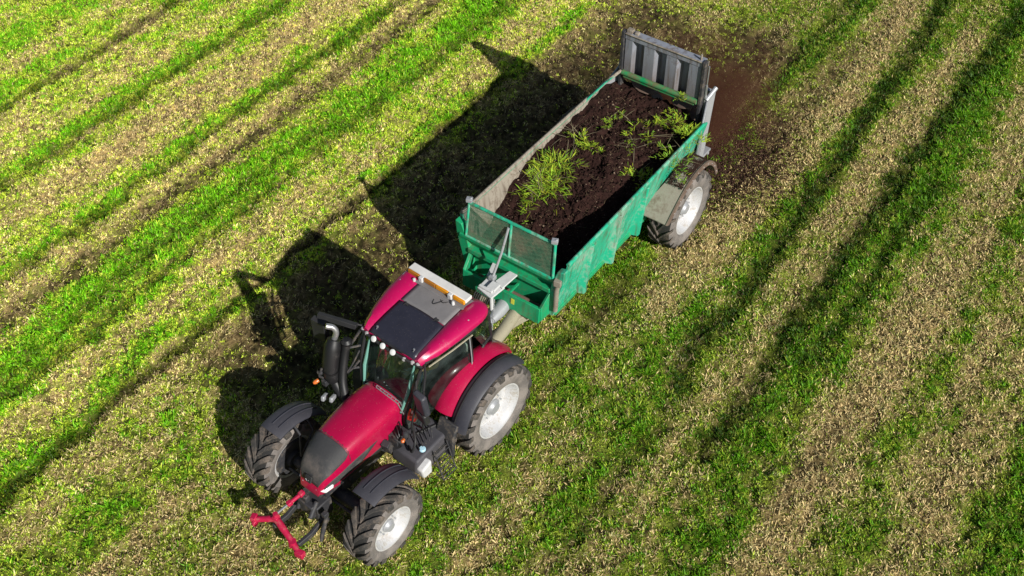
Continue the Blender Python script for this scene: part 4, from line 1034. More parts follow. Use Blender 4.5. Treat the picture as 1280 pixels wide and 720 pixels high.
# ------------------------------------------------------------------ field: stripes measured on the ground (metres), (width, strength, polyline)
STRIPES = {
    'lush': [
        (0.5,0.8, [(1.45, -12.1), (-0.94, -12.34), (-3.5, -12.47), (-5.69, -12.52), (-7.66, -12.47)] ),
        (0.5,0.8, [(3.13, -9.68), (1.53, -9.63), (-0.4, -9.73), (-3.39, -9.96), (-5.98, -9.84), (-9.25, -10.11)] ),
        (0.9,1.0, [(5.98, -6.56), (4.93, -7.07), (3.14, -7.48), (0.73, -7.79), (-0.92, -7.75), (-3.27, -7.9), (-5.12, -7.74), (-8.18, -7.87), (-11.2, -7.93)] ),
        (0.35,0.9, [(6.72, -4.96), (6.36, -4.99), (4.93, -5.07), (3.5, -5.25), (2.46, -5.57), (1.49, -5.37), (0.46, -4.96), (-1.55, -4.88), (-2.91, -4.99), (-4.79, -5.49), (-6.85, -5.78), (-9.09, -5.57), (-12.58, -5.84)] ),
        (0.7,0.4, [(0.6, -13.33), (-1.29, -13.42), (-3.68, -13.63), (-6.46, -14.02)] ),
        (0.5,0.5, [(-1.74, -16.71), (-3.55, -16.8), (-4.57, -16.76)] ),
        (1.3,0.9, [(-5.1, 4.75), (-6.44, 4.75), (-7.97, 4.87), (-9.73, 4.77), (-11.96, 4.61), (-14.66, 4.23), (-17.73, 3.8), (-19.92, 3.58)] ),
        (0.5,0.8, [(-3.28, 3.24), (-4.71, 2.89), (-6.23, 3.02), (-8.8, 2.74), (-11.07, 2.55), (-13.88, 2.19), (-16.73, 1.94), (-18.97, 1.73)] ),
        (0.4,0.5, [(-11.67, -0.13), (-13.99, 0.15), (-16.73, 0.11), (-17.7, 0.1)] ),
        (0.7,0.6, [(2.68, 1.99), (1.74, 1.91), (0.57, 2.05), (-0.52, 2.31), (-2.07, 2.48), (-3.62, 2.18)] ),
        (0.7,0.7, [(-0.29, 5.53), (-1.69, 5.49), (-2.71, 5.4), (-4.22, 5.23)] ),
        (0.6,0.6, [(-0.98, 7.14), (-2.49, 7.56), (-4.13, 6.92), (-5.36, 7.3)] ),
        (0.7,0.8, [(-2.79, 9.45), (-4.33, 9.39), (-5.84, 9.1)] ),
        (0.3,0.5, [(-12.07, -1.75), (-14.24, -1.86), (-16.24, -1.78)] ),
        (0.8,0.6, [(5.0, -14.62), (-0.17, -14.91), (-5.33, -15.19), (-10.5, -15.48), (-15.67, -15.76), (-20.83, -16.05), (-26.0, -16.33)]),
        (0.6,0.5, [(5.0, -16.53), (-0.17, -16.81), (-5.33, -17.09), (-10.5, -17.38), (-15.67, -17.66), (-20.83, -17.95), (-26.0, -18.23)]),
        (0.9,0.75, [(2.0, 5.01), (-2.67, 4.75), (-7.33, 4.5), (-12.0, 4.24), (-16.67, 3.98), (-21.33, 3.73), (-26.0, 3.47)]),
        (0.6,0.7, [(2.0, 3.16), (-2.67, 2.9), (-7.33, 2.65), (-12.0, 2.39), (-16.67, 2.13), (-21.33, 1.88), (-26.0, 1.62)]),
        (0.6,0.6, [(-1.0, 0.84), (-5.17, 0.62), (-9.33, 0.39), (-13.5, 0.16), (-17.67, -0.07), (-21.83, -0.3), (-26.0, -0.53)]),
        (0.7,0.55, [(4.0, 7.52), (-1.0, 7.25), (-6.0, 6.97), (-11.0, 6.7), (-16.0, 6.42), (-21.0, 6.14), (-26.0, 5.87)]),
        (0.7,0.6, [(4.0, 9.72), (0.0, 9.5), (-4.0, 9.28), (-8.0, 9.06), (-12.0, 8.84), (-16.0, 8.62), (-20.0, 8.4)]),
        (0.45,0.35, [(8.0, -2.86), (2.33, -3.17), (-3.33, -3.48), (-9.0, -3.79), (-14.67, -4.11), (-20.33, -4.42), (-26.0, -4.73)]),
        (0.5,0.35, [(-9.0, -1.4), (-11.83, -1.55), (-14.67, -1.71), (-17.5, -1.86), (-20.33, -2.02), (-23.17, -2.17), (-26.0, -2.33)]),
        (0.6,0.45, [(5.0, 2.17), (3.5, 2.09), (2.0, 2.01), (0.5, 1.93), (-1.0, 1.84), (-2.5, 1.76), (-4.0, 1.68)]),
        (0.7,0.6, [(2.0, 5.71), (0.67, 5.64), (-0.67, 5.56), (-2.0, 5.49), (-3.33, 5.42), (-4.67, 5.34), (-6.0, 5.27)]),
    ],
    'dark': [
        (.24,.9,[(9,-4.62),(3,-5.02),(-3,-5.3),(-9,-5.62)]),  # shade among this row's taller grass is put into the colour
        (0.16,0.5, [(1.58, -11.91), (-0.75, -12.09), (-3.56, -12.23), (-5.74, -12.28), (-7.79, -12.3)] ),
        (0.14,0.5, [(3.27, -9.48), (1.64, -9.48), (-0.23, -9.51), (-3.24, -9.8), (-5.81, -9.67), (-9.18, -9.89)] ),
        (0.4,0.8, [(-2.98, 3.33), (-4.2, 2.93), (-5.98, 3.07), (-8.8, 2.74), (-11.07, 2.55), (-13.88, 2.19), (-16.73, 1.94), (-18.9, 1.64)] ),
        (0.3,0.6, [(-4.92, 4.85), (-6.05, 4.95), (-7.71, 4.91), (-9.44, 4.81), (-11.64, 4.65)] ),
        (0.3,0.6, [(-2.44, 0.68), (-3.45, 0.93), (-5.18, 0.74)] ),
        (0.25,0.4, [(-2.91, 3.56), (-1.42, 3.46), (0.24, 3.57), (1.67, 3.77)] ),
        (0.25,0.4, [(-13.56, 0.16), (-15.79, 0.13), (-17.57, -0.07)] ),
        (0.25,0.5, [(4.93, -7.07), (3.3, -7.26), (0.86, -7.64), (-0.78, -7.58), (-3.11, -7.73), (-4.94, -7.57)] ),
        (0.32,0.7, [(5.0, -14.17), (-0.17, -14.46), (-5.33, -14.74), (-10.5, -15.03), (-15.67, -15.31), (-20.83, -15.6), (-26.0, -15.88)]),
        (0.5,0.3, [(8.0, -8.18), (2.33, -8.49), (-3.33, -8.8), (-9.0, -9.11), (-14.67, -9.43), (-20.33, -9.74), (-26.0, -10.05)]),
        (0.45,0.75, [(-2.0, 4.44), (-6.0, 4.22), (-10.0, 4.0), (-14.0, 3.78), (-18.0, 3.56), (-22.0, 3.34), (-26.0, 3.12)]),
        (0.3,0.55, [(-9.0, 0.06), (-11.83, -0.1), (-14.67, -0.26), (-17.5, -0.41), (-20.33, -0.57), (-23.17, -0.72), (-26.0, -0.88)]),
        (0.25,0.6, [(6.0, -11.72), (0.67, -12.01), (-4.67, -12.31), (-10.0, -12.6), (-15.33, -12.89), (-20.67, -13.19), (-26.0, -13.48)]),
        (0.25,0.6, [(6.0, -9.22), (0.67, -9.51), (-4.67, -9.81), (-10.0, -10.1), (-15.33, -10.39), (-20.67, -10.69), (-26.0, -10.98)]),
        (0.25,0.5, [(5.0, -6.72), (-0.17, -7.01), (-5.33, -7.29), (-10.5, -7.58), (-15.67, -7.86), (-20.83, -8.15), (-26.0, -8.43)]),
    ],
    'straw': [
        (1.1,1, [(3.05, -10.36), (2.4, -10.73), (1.03, -10.89), (-0.4, -10.87), (-1.73, -11.08), (-4.15, -10.81), (-7.18, -11.22), (-8.87, -11.24)] ),
        (0.8,0.5, [(2.98, -9.88), (-0.85, -10.29), (-4.54, -9.78), (-8.02, -9.83)] ),
        (0.9,0.55, [(2.22, -5.61), (0.0, -5.69), (-2.65, -5.97), (-4.66, -6.13), (-7.59, -6.41)] ),
        (0.9,0.6, [(5.82, -4.35), (4.46, -4.04), (2.42, -4.19), (1.13, -4.22)] ),
        (0.9,0.5, [(-6.63, 2.01), (-8.82, 1.93), (-11.52, 1.69), (-15.64, 1.12)] ),
        (0.9,0.5, [(-2.86, 2.87), (-4.85, 2.71), (-7.69, 2.57)] ),
        (0.7,0.5, [(-10.03, 5.55), (-13.12, 5.17), (-15.75, 5.1)] ),
        (1.0,0.5, [(-2.18, -15.28), (-4.1, -15.47), (-5.51, -15.55)] ),
        (1.0,0.5, [(8.0, -8.46), (2.33, -8.77), (-3.33, -9.08), (-9.0, -9.39), (-14.67, -9.71), (-20.33, -10.02), (-26.0, -10.33)]),
        (0.8,0.5, [(5.0, -12.82), (-0.17, -13.11), (-5.33, -13.39), (-10.5, -13.68), (-15.67, -13.96), (-20.83, -14.25), (-26.0, -14.53)]),
        (1.0,0.5, [(5.0, -15.53), (-0.17, -15.81), (-5.33, -16.09), (-10.5, -16.38), (-15.67, -16.66), (-20.83, -16.95), (-26.0, -17.23)]),
        (1.2,0.55, [(8.0, -5.71), (2.33, -6.02), (-3.33, -6.33), (-9.0, -6.65), (-14.67, -6.96), (-20.33, -7.27), (-26.0, -7.58)]),
        (1.0,0.35, [(8.0, -3.76), (2.33, -4.07), (-3.33, -4.38), (-9.0, -4.7), (-14.67, -5.01), (-20.33, -5.32), (-26.0, -5.63)]),
        (0.9,0.6, [(-6.0, 1.57), (-9.33, 1.39), (-12.67, 1.2), (-16.0, 1.02), (-19.33, 0.84), (-22.67, 0.65), (-26.0, 0.47)]),
        (0.7,0.65, [(2.0, 4.11), (-2.67, 3.85), (-7.33, 3.6), (-12.0, 3.34), (-16.67, 3.08), (-21.33, 2.83), (-26.0, 2.57)]),
        (1.5,1.0, [(3.0, 6.57), (1.0, 6.46), (-1.0, 6.35), (-3.0, 6.24), (-5.0, 6.12), (-7.0, 6.02), (-9.0, 5.91)]),
        (1.3,0.6, [(-9.0, 5.91), (-11.83, 5.75), (-14.67, 5.59), (-17.5, 5.44), (-20.33, 5.28), (-23.17, 5.13), (-26.0, 4.97)]),
        (1.3,0.6, [(3.0, 8.46), (-1.83, 8.2), (-6.67, 7.93), (-11.5, 7.67), (-16.33, 7.4), (-21.17, 7.14), (-26.0, 6.87)]),
        (0.9,0.5, [(5.0, 2.88), (3.67, 2.8), (2.33, 2.73), (1.0, 2.66), (-0.33, 2.58), (-1.67, 2.51), (-3.0, 2.44)]),
        (0.9,0.55, [(4.0, 4.42), (2.67, 4.35), (1.33, 4.27), (0.0, 4.2), (-1.33, 4.13), (-2.67, 4.05), (-4.0, 3.98)]),
        (0.9,0.4, [(8.0, -1.76), (2.33, -2.07), (-3.33, -2.38), (-9.0, -2.7), (-14.67, -3.01), (-20.33, -3.32), (-26.0, -3.63)]),
        (3.2,0.5, [(3.0, -3.54), (0.17, -3.69), (-2.67, -3.85), (-5.5, -4.0), (-8.33, -4.16), (-11.17, -4.31), (-14.0, -4.47)]),  # straw band added to brown the ground inside the vehicle shadows
        (1.1,0.4, [(-9.0, -0.49), (-11.83, -0.65), (-14.67, -0.81), (-17.5, -0.96), (-20.33, -1.12), (-23.17, -1.27), (-26.0, -1.43)]),
    ],
    'soil': [  # bare soil and compost, plus brown painted in where vehicle shadows fall
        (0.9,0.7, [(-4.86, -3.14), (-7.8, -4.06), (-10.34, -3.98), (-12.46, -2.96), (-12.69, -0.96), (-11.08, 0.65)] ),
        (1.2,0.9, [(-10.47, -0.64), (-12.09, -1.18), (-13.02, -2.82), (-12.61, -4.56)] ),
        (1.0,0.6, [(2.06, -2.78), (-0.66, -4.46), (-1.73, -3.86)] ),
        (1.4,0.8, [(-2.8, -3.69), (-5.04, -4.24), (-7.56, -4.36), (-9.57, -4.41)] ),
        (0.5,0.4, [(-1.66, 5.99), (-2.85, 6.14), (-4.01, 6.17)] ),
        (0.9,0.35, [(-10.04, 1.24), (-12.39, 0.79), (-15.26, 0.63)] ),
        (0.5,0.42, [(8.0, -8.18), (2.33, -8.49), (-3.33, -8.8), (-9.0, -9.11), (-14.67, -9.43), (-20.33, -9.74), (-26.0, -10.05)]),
        (2.6,0.9, [(1.0, -3.34), (-1.33, -3.47), (-3.67, -3.6), (-6.0, -3.73), (-8.33, -3.86), (-10.67, -3.99), (-13.0, -4.12)]),  # brown shadow tone put into the ground beside trailer and tractor
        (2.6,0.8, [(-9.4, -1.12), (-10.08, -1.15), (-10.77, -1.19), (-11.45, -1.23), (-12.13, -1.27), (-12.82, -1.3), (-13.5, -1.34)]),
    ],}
GX0, GX1, GY0, GY1, GS = -27., 11.5, -25., 14., .07
fx = np.arange(GX0, GX1, GS); fy = np.arange(GY0, GY1, GS)
FX, FY = np.meshgrid(fx, fy, indexing='ij')
RT = FY - .055 * FX
rowN = fbm(FX * .16, RT * 1.9, 301, 4); rowF = fbm(FX * .5, RT * 5.5, 305, 3)
WX = FX + .30 * (fbm(FX * .9, FY * .9, 31) - .5) * 2 + .16 * (fbm(FX * 3, FY * 3, 33) - .5) * 2
WY = FY + .07 * (fbm(FX * .9, FY * .9, 41) - .5) * 2 + .20 * (fbm(FX * 3, FY * 3, 43) - .5) * 2
def seg_field(lst, soft=.5):
    out = np.zeros(FX.shape)
    for w, s, poly in lst:
        pts = [Vector((a, b, 0)) for a, b in poly]
        P = smoothpath(pts, 3) if len(pts) > 2 else pts
        best = np.full(FX.shape, 1e9)
        for a, b in zip(P[:-1], P[1:]):
            dx, dy = b.x - a.x, b.y - a.y; l2 = dx * dx + dy * dy + 1e-9
            lo = (WX > min(a.x, b.x) - 2) & (WX < max(a.x, b.x) + 2) & (WY > min(a.y, b.y) - 2) & (WY < max(a.y, b.y) + 2)
            x = WX[lo]; y = WY[lo]
            t = np.clip(((x - a.x) * dx + (y - a.y) * dy) / l2, 0, 1)
            d = np.hypot(x - a.x - t * dx, y - a.y - t * dy); best[lo] = np.minimum(best[lo], d)
        f = s * np.clip(1.55 - best / (w / 2) * 1.0, 0, 1)
        out = np.maximum(out, f)
    return out
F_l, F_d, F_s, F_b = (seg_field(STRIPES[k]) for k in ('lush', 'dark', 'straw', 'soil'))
nbig = fbm(FX * .45, FY * .45, 51); nmid = fbm(FX * 1.7, FY * 1.7, 61); nsm = fbm(FX * 5, FY * 5, 71)
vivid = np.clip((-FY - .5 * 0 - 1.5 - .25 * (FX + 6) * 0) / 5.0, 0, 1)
nfi = fbm(FX * 9, FY * 9, 73, 2)
lush = np.clip(.33 + 1.0 * (nmid - .5) + .9 * (nsm - .5) + 1.3 * (nfi - .5) + .9 * (rowN - .5) + .5 * (rowF - .5) + .60 * F_l - .34 * F_s - .5 * F_b + .06 * vivid, 0, 1)
straw = np.clip(.33 + .6 * (nbig - .5) + .5 * (.5 - nmid) + .9 * (.5 - rowN) + .6 * (.5 - rowF) + .9 * (fbm(FX * 9, FY * 9, 83, 2) - .5) + 1.3 * (fbm(FX * 4.5, FY * 4.5, 81) - .5) + .46 * F_s - .6 * F_l - .16 * vivid, 0, 1)
darkf = np.clip(F_d * (.08 + 1.2 * nsm + .9 * nfi), 0, 1)
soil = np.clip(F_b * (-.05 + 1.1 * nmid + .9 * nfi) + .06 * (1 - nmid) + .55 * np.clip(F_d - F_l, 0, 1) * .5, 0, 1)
def samp(A, x, y):
    u = np.clip((x - GX0) / GS, 0, A.shape[0] - 1.001); v = np.clip((y - GY0) / GS, 0, A.shape[1] - 1.001)
    i = u.astype(int); j = v.astype(int); a = u - i; b = v - j
    return (A[i, j] * (1 - a) + A[i + 1, j] * a) * (1 - b) + (A[i, j + 1] * (1 - a) + A[i + 1, j + 1] * a) * b
# wheel ruts pressed behind the machine
TRK = np.zeros(FX.shape)
for yy, x_end in ((1.08, -.3), (-1.08, -.3)):
    yl = yy + (FX < -6) * (SY + SA * (FX - SX)) * 0
    TRK = np.maximum(TRK, np.clip(1.3 - np.abs(FY - yl - .02 * (FX + 3)) / .30, 0, 1) * (FX < x_end))
lush = lush * (1 - .45 * TRK); soil = np.clip(soil + .22 * TRK, 0, 1)
gh = -.03 * TRK + .05 * (fbm(FX * .8, FY * .8, 91) - .5) * 2 + .045 * (fbm(FX * 4, FY * 4, 95) - .5) * 2 + .055 * (fbm(FX * 7, FY * 7, 97, 2) - .5) * 2 - .05 * darkf + .03 * F_l
border = np.minimum.reduce([FX - GX0, GX1 - FX, FY - GY0, GY1 - FY]); gh = gh * np.clip(border / 2, 0, 1) + .0
soilc = np.array([.060, .034, .022]); strawc = np.array([.38, .28, .11]); mossc = np.array([.21, .25, .035])
sw = np.clip(straw * 1.2, 0, 1)[..., None]; lw = np.clip(lush, 0, 1)[..., None]
gc = mossc * (1 - sw) + strawc * sw * (.7 + .6 * nsm[..., None]); gc = gc * (1 - .6 * lw) + np.array([.035, .08, .006]) * .6 * lw
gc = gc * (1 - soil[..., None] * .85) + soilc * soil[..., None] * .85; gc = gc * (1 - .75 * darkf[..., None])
# merge into the far ground colour at the edge
k = np.clip(border / 2.5, 0, 1)[..., None]; gap_shade = np.clip(1.08 - 3.2 * np.clip(fbm(FX * 11, FY * 11, 77, 2) - .52, 0, 1) * 2, .25, 1)[..., None]; gc = gc * gap_shade * (.8 + .5 * vivid[..., None])  # shaded gaps in the stubble painted as random dark spots
gc = gc * k + np.array([.10, .115, .03]) * (1 - k)
ii = np.arange(FX.size).reshape(FX.shape)
q = np.stack([ii[:-1, :-1], ii[1:, :-1], ii[1:, 1:], ii[:-1, 1:]], -1).reshape(-1, 4)
GM = attr_mat('field_soil', .95, bump=1.0, nscale=26, spec=.1, var=.4)
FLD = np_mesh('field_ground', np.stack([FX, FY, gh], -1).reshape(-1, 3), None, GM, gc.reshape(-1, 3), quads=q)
FLD['kind'] = 'structure'
# far ground reaching the horizon : a ring of quads around the detailed sheet
fm = bpy.data.materials.new('far_field'); fm.use_nodes = True; nt = fm.node_tree; N = nt.nodes; L = nt.links; b = N['Principled BSDF']
tc = N.new('ShaderNodeTexCoord'); mp = N.new('ShaderNodeMapping'); mp.inputs['Rotation'].default_value = (0, 0, R(10)); mp.inputs['Scale'].default_value = (.12, .9, 1); L.new(tc.outputs['Object'], mp.inputs[0])
n1 = N.new('ShaderNodeTexNoise'); n1.inputs['Scale'].default_value = 1; n1.inputs['Detail'].default_value = 6; L.new(mp.outputs[0], n1.inputs['Vector'])
n2 = N.new('ShaderNodeTexNoise'); n2.inputs['Scale'].default_value = 6; n2.inputs['Detail'].default_value = 8; L.new(tc.outputs['Object'], n2.inputs['Vector'])
ad = N.new('ShaderNodeMath'); ad.operation = 'ADD'; L.new(n1.outputs['Fac'], ad.inputs[0]); L.new(n2.outputs['Fac'], ad.inputs[1])
cr = N.new('ShaderNodeValToRGB'); cr.color_ramp.elements[0].position = .36; cr.color_ramp.elements[0].color = (.05, .10, .012, 1); cr.color_ramp.elements[1].position = .62; cr.color_ramp.elements[1].color = (.26, .20, .10, 1)
e = cr.color_ramp.elements.new(.5); e.color = (.11, .14, .025, 1)
hf = N.new('ShaderNodeMath'); hf.operation = 'MULTIPLY'; hf.inputs[1].default_value = .5; L.new(ad.outputs[0], hf.inputs[0]); L.new(hf.outputs[0], cr.inputs[0]); L.new(cr.outputs[0], b.inputs['Base Color']); b.inputs['Roughness'].default_value = .95
m = MB(); B = 1500; a0, a1, b0, b1 = GX0, fx[-1], GY0, fy[-1]
m.add([(-B, -B, 0), (B, -B, 0), (B, B, 0), (-B, B, 0), (a0, b0, 0), (a1, b0, 0), (a1, b1, 0), (a0, b1, 0)], [(0, 1, 5, 4), (1, 2, 6, 5), (2, 3, 7, 6), (3, 0, 4, 7)])
fo = m.build('far_field', fm, None, smooth=0); fo['kind'] = 'structure'

# ------------------------------------------------------------------ grass and straw (real blades)
quad = np.array([(-3.1, -18.7), (-20.3, 3.3), (-3.2, 10.0), (7.4, -3.5)]); cen = quad.mean(0)
quad = cen + (quad - cen) * 1.14
def inside(x, y):
    ok = np.ones(len(x), bool)
    for k in range(4):
        a = quad[k]; b_ = quad[(k + 1) % 4]; ok &= ((b_[0] - a[0]) * (y - a[1]) - (b_[1] - a[1]) * (x - a[0])) <= 0 if SGN else ((b_[0] - a[0]) * (y - a[1]) - (b_[1] - a[1]) * (x - a[0])) >= 0
    return ok
SGN = sum((quad[(k + 1) % 4][0] - quad[k][0]) * (quad[(k + 1) % 4][1] + quad[k][1]) for k in range(4)) > 0
def scatter(density):
    area = (quad[:, 0].max() - quad[:, 0].min()) * (quad[:, 1].max() - quad[:, 1].min()); n = int(area * density)
    x = rng.uniform(quad[:, 0].min(), quad[:, 0].max(), n); y = rng.uniform(quad[:, 1].min(), quad[:, 1].max(), n)
    k = inside(x, y); return x[k], y[k]
VA, QA, TA, CA = [], [], [], []; off = 0
def push(V_, Q_, T_, C_):
    global off
    VA.append(V_); QA.append(Q_ + off); TA.append(T_ + off); CA.append(np.repeat(C_, 5, 0)); off += len(V_)
# tufts
tx, ty = scatter(TUFTS)
tl = samp(lush, tx, ty); ts = samp(straw, tx, ty); tb = samp(soil, tx, ty); td = samp(darkf, tx, ty)
keep = rng.random(len(tx)) < np.clip(.86 + .5 * tl - .38 * ts - .8 * tb, .08, 1); tx, ty, tl, ts, tb, td = (a[keep] for a in (tx, ty, tl, ts, tb, td))
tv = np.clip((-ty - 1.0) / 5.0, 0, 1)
nb = 7; n = len(tx) * nb
rp = lambda a: np.repeat(a, nb)
taz = rng.uniform(0, 6.28, len(tx)); trand = rng.random(len(tx))
bx_ = rp(tx) + rng.normal(0, .022, n); by_ = rp(ty) + rng.normal(0, .022, n); bl = rp(tl); bs = rp(ts); bb = rp(tb); bd = rp(td); bv = rp(tv)
zz = samp(gh, bx_, by_)
clump = np.clip((fbm(tx * 6.5, ty * 6.5, 401, 2) - .35) * 2.6, .15, 1.5)
ln = (.038 + .085 * bl ** 1.3 * rp(clump) + .045 * rp(trand) ** 2 * rp(clump)) * rng.uniform(.6, 1.35, n)
lush_c = np.array([.13, .32, .006]); yel_c = np.array([.47, .55, .05]); dry_c = np.array([.82, .70, .33])
pick = rng.random(n); pl_ = np.clip(bl * 1.5 - .56 + .8 * (rp(trand) - .5), 0, 1)
C_ = np.where((pick < pl_)[:, None], lush_c + np.array([.05, .08, 0]) * rng.random((n, 1)), yel_c)
dry = rng.random(n) < np.clip(.12 + .5 * bs - .3 * bl, 0, 1); C_[dry] = dry_c
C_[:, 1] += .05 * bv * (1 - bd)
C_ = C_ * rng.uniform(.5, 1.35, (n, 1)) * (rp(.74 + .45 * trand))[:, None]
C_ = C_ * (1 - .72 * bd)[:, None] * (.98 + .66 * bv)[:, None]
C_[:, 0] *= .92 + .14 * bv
V_, Q_, T_ = blades(bx_, by_, zz - .008, ln, rng.uniform(.009, .020, n) * (1 + .4 * bl), rp(taz) + rng.normal(0, 1.3, n), rng.uniform(.15, 1.15, n), rng.uniform(.1, .9, n)); push(V_, Q_, T_, C_)
GR = np_mesh('grass', np.concatenate(VA), np.concatenate(TA), attr_mat('grass_blade', .55, transl=.30, nscale=9, spec=.35, var=.12), np.concatenate(CA), smooth=False, quads=np.concatenate(QA))
tag(GR, 'short yellow green regrowth in uneven drill rows across the field', 'grass', kind='stuff')
# straw and chopped stubble lying on the soil
VA, QA, TA, CA = [], [], [], []; off = 0
x, y = scatter(STRAW); s_ = samp(straw, x, y); so = samp(soil, x, y); l_ = samp(lush, x, y)
k = rng.random(len(x)) < np.clip(.14 + .85 * s_ - .45 * so - .25 * l_, .04, 1); x, y, s_, so = x[k], y[k], s_[k], so[k]; n = len(x)
up = rng.random(n) < .4
lean = np.where(up, rng.uniform(.2, 1.0, n), rng.uniform(1.1, 1.55, n)); ln = np.where(up, rng.uniform(.03, .08, n), rng.uniform(.03, .12, n))
cx1 = np.array([.95, .76, .42]); cx2 = np.array([.70, .52, .27]); cx3 = np.array([.14, .09, .05])
t = rng.random((n, 1)); C_ = np.where(t < .45, cx1, np.where(t < .8, cx2, cx3)) * rng.uniform(.55, 1.3, (n, 1)); C_ = C_ * (1 - .62 * so)[:, None] * (1 - .7 * samp(darkf, x, y))[:, None] * np.array([1.02, 1.0, .86])
# old stubble lies mostly along the drill rows
az = np.where(rng.random(n) < .25, R(190) + rng.normal(0, .5, n), rng.uniform(0, 6.28, n))
V_, Q_, T_ = blades(x, y, samp(gh, x, y) + rng.uniform(0, .03, n), ln, rng.uniform(.008, .020, n), az, lean, rng.uniform(0, .15, n)); push(V_, Q_, T_, C_)
SW = np_mesh('straw', np.concatenate(VA), np.concatenate(TA), attr_mat('straw_stalk', .75, transl=.1, nscale=9, spec=.25, var=.1), np.concatenate(CA), smooth=False, quads=np.concatenate(QA))
tag(SW, 'pale dry straw and stubble lying between the green rows', 'straw', kind='stuff')
# soil clods, spread compost behind the machine and flying crumbs
x, y = scatter(26); so = samp(soil, x, y); k = rng.random(len(x)) < np.clip(.10 + so * 1.0, 0, 1); x, y = x[k], y[k]
n0 = len(x)
bx2 = rng.normal(-2.8, .95, 26000); by2 = rng.normal(.25, 1.15, 26000); kk = bx2 < -1.2; bx2, by2 = bx2[kk], by2[kk]
w_ = np.array([s2w(a, b_, 0) for a, b_ in zip(bx2, by2)])
x = np.concatenate([x, w_[:, 0]]); y = np.concatenate([y, w_[:, 1]]); n = len(x)
V_, T_ = chunks(n, x, y, samp(gh, x, y) + .01 + .05 * rng.random(n) * (np.arange(n) >= n0), rng.uniform(.006, .028, n))
C_ = np.array([[.07, .036, .026]]) * rng.uniform(.5, 1.5, (n, 1))
o = np_mesh('soil_crumbs', V_, T_, LM, np.repeat(C_, 6, 0), smooth=False); tag(o, 'dark soil clods and spread compost lying on the field', 'soil', kind='stuff')
n = 5200; r_ = rng.gamma(2.0, .75, n); a_ = rng.normal(math.pi, .55, n); hz = rng.beta(1.5, 2.2, n) * (1.9 - .28 * r_).clip(.3)
px_ = -1.5 + r_ * np.cos(a_); py_ = rng.normal(0, .45, n) + r_ * np.sin(a_)
w_ = np.array([s2w(a, b_, 0) for a, b_ in zip(px_, py_)])
V_, T_ = chunks(n, w_[:, 0], w_[:, 1], hz + .1, rng.uniform(.003, .013, n))
o = np_mesh('flying_compost', V_, T_, LM, np.repeat(np.array([[.13, .052, .038]]) * rng.uniform(.5, 1.4, (n, 1)), 6, 0), smooth=False); tag(o, 'brown compost crumbs thrown into the air behind the spreader', 'compost', kind='stuff')
# dust hanging behind the beaters
dv = bpy.data.materials.new('compost_dust'); dv.use_nodes = True; nt = dv.node_tree; N = nt.nodes; L = nt.links; N.remove(N['Principled BSDF'])
pv = N.new('ShaderNodeVolumePrincipled'); pv.inputs['Color'].default_value = (.24, .11, .07, 1); pv.inputs['Anisotropy'].default_value = .1
tc = N.new('ShaderNodeTexCoord'); ln_ = N.new('ShaderNodeVectorMath'); ln_.operation = 'LENGTH'; L.new(tc.outputs['Object'], ln_.inputs[0])
mr = N.new('ShaderNodeMapRange'); mr.interpolation_type = 'SMOOTHSTEP'; mr.inputs['From Min'].default_value = 1.0; mr.inputs['From Max'].default_value = .1; mr.inputs['To Max'].default_value = DUSTD; L.new(ln_.outputs['Value'], mr.inputs['Value'])
ns = N.new('ShaderNodeTexNoise'); ns.inputs['Scale'].default_value = 2.2; ns.inputs['Detail'].default_value = 3; L.new(tc.outputs['Object'], ns.inputs['Vector'])
m1 = N.new('ShaderNodeMapRange'); m1.inputs['From Min'].default_value = .38; m1.inputs['From Max'].default_value = .62; L.new(ns.outputs['Fac'], m1.inputs['Value'])
mm = N.new('ShaderNodeMath'); mm.operation = 'MULTIPLY'; L.new(mr.outputs[0], mm.inputs[0]); L.new(m1.outputs[0], mm.inputs[1]); L.new(mm.outputs[0], pv.inputs['Density']); L.new(pv.outputs[0], N['Material Output'].inputs['Volume'])
m = MB(); rings = [[(math.sin(p) * math.cos(a), math.sin(p) * math.sin(a), math.cos(p)) for a in np.linspace(0, 2 * math.pi, 25)[:-1]] for p in np.linspace(.02, math.pi - .02, 13)]
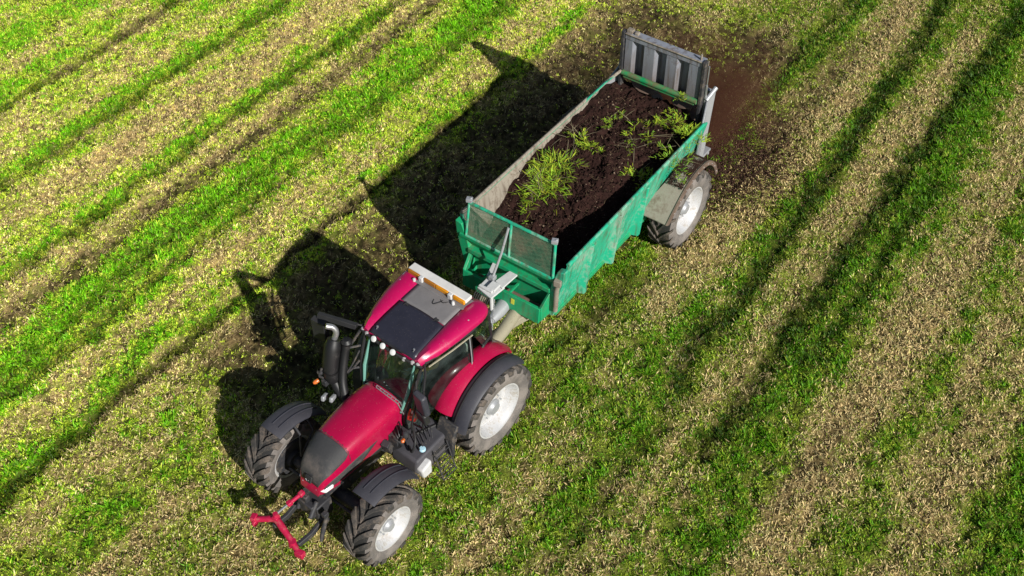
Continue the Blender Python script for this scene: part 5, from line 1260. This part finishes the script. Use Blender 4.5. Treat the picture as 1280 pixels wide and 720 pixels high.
m.loft(rings); o = m.build('dust_cloud', dv, None); o.location = s2w(-3.3, -.1, 1.2); o.scale = (2.7, 2.3, 1.35); o.rotation_euler = (0, 0, SA)
tag(o, 'reddish brown dust haze hanging behind the raised tailgate', 'dust', kind='stuff')

# ------------------------------------------------------------------ light, sky, camera
SUN_AZ, SUN_EL = R(72.0), R(31.5)
w = bpy.data.worlds.new('World'); scene.world = w; w.use_nodes = True
nt = w.node_tree; bg = nt.nodes['Background']; sky = nt.nodes.new('ShaderNodeTexSky'); sky.sky_type = 'NISHITA'; sky.sun_disc = False
sky.sun_elevation = SUN_EL; sky.sun_rotation = math.pi / 2 - SUN_AZ
nt.links.new(sky.outputs[0], bg.inputs[0]); bg.inputs[1].default_value = SKY
sd = bpy.data.lights.new('sun', 'SUN'); sd.energy = SUNP; sd.angle = R(.53); sd.color = (1.0, .97, .91)
so_ = bpy.data.objects.new('sun', sd); col.objects.link(so_)
dvec = Vector((math.cos(SUN_EL) * math.cos(SUN_AZ), math.cos(SUN_EL) * math.sin(SUN_AZ), math.sin(SUN_EL)))
so_.rotation_euler = dvec.to_track_quat('Z', 'Y').to_euler()

C = Vector((9.8042, 9.4240, 17.3380)); yaw, pit, rol = R(-141.4905), R(46.2516), R(-.3256)
f = Vector((math.cos(yaw) * math.cos(pit), math.sin(yaw) * math.cos(pit), -math.sin(pit)))
r = Vector((math.sin(yaw), -math.cos(yaw), 0)); u = r.cross(f)
r2 = math.cos(rol) * r + math.sin(rol) * u; u2 = -math.sin(rol) * r + math.cos(rol) * u
cd = bpy.data.cameras.new('camera'); cam = bpy.data.objects.new('camera', cd); col.objects.link(cam)
Mx = Matrix((r2, u2, -f)).transposed().to_4x4(); Mx.translation = C; cam.matrix_world = Mx
cd.sensor_width = 36; cd.lens = 36 * 1443.63 / 1280; cd.clip_start = .1; cd.clip_end = 6000
scene.camera = cam
scene.view_settings.view_transform = 'Standard'; scene.view_settings.look = 'None'; scene.view_settings.exposure = 0
scene.cycles.max_bounces = 8; scene.cycles.transparent_max_bounces = 16; scene.cycles.volume_bounces = 1
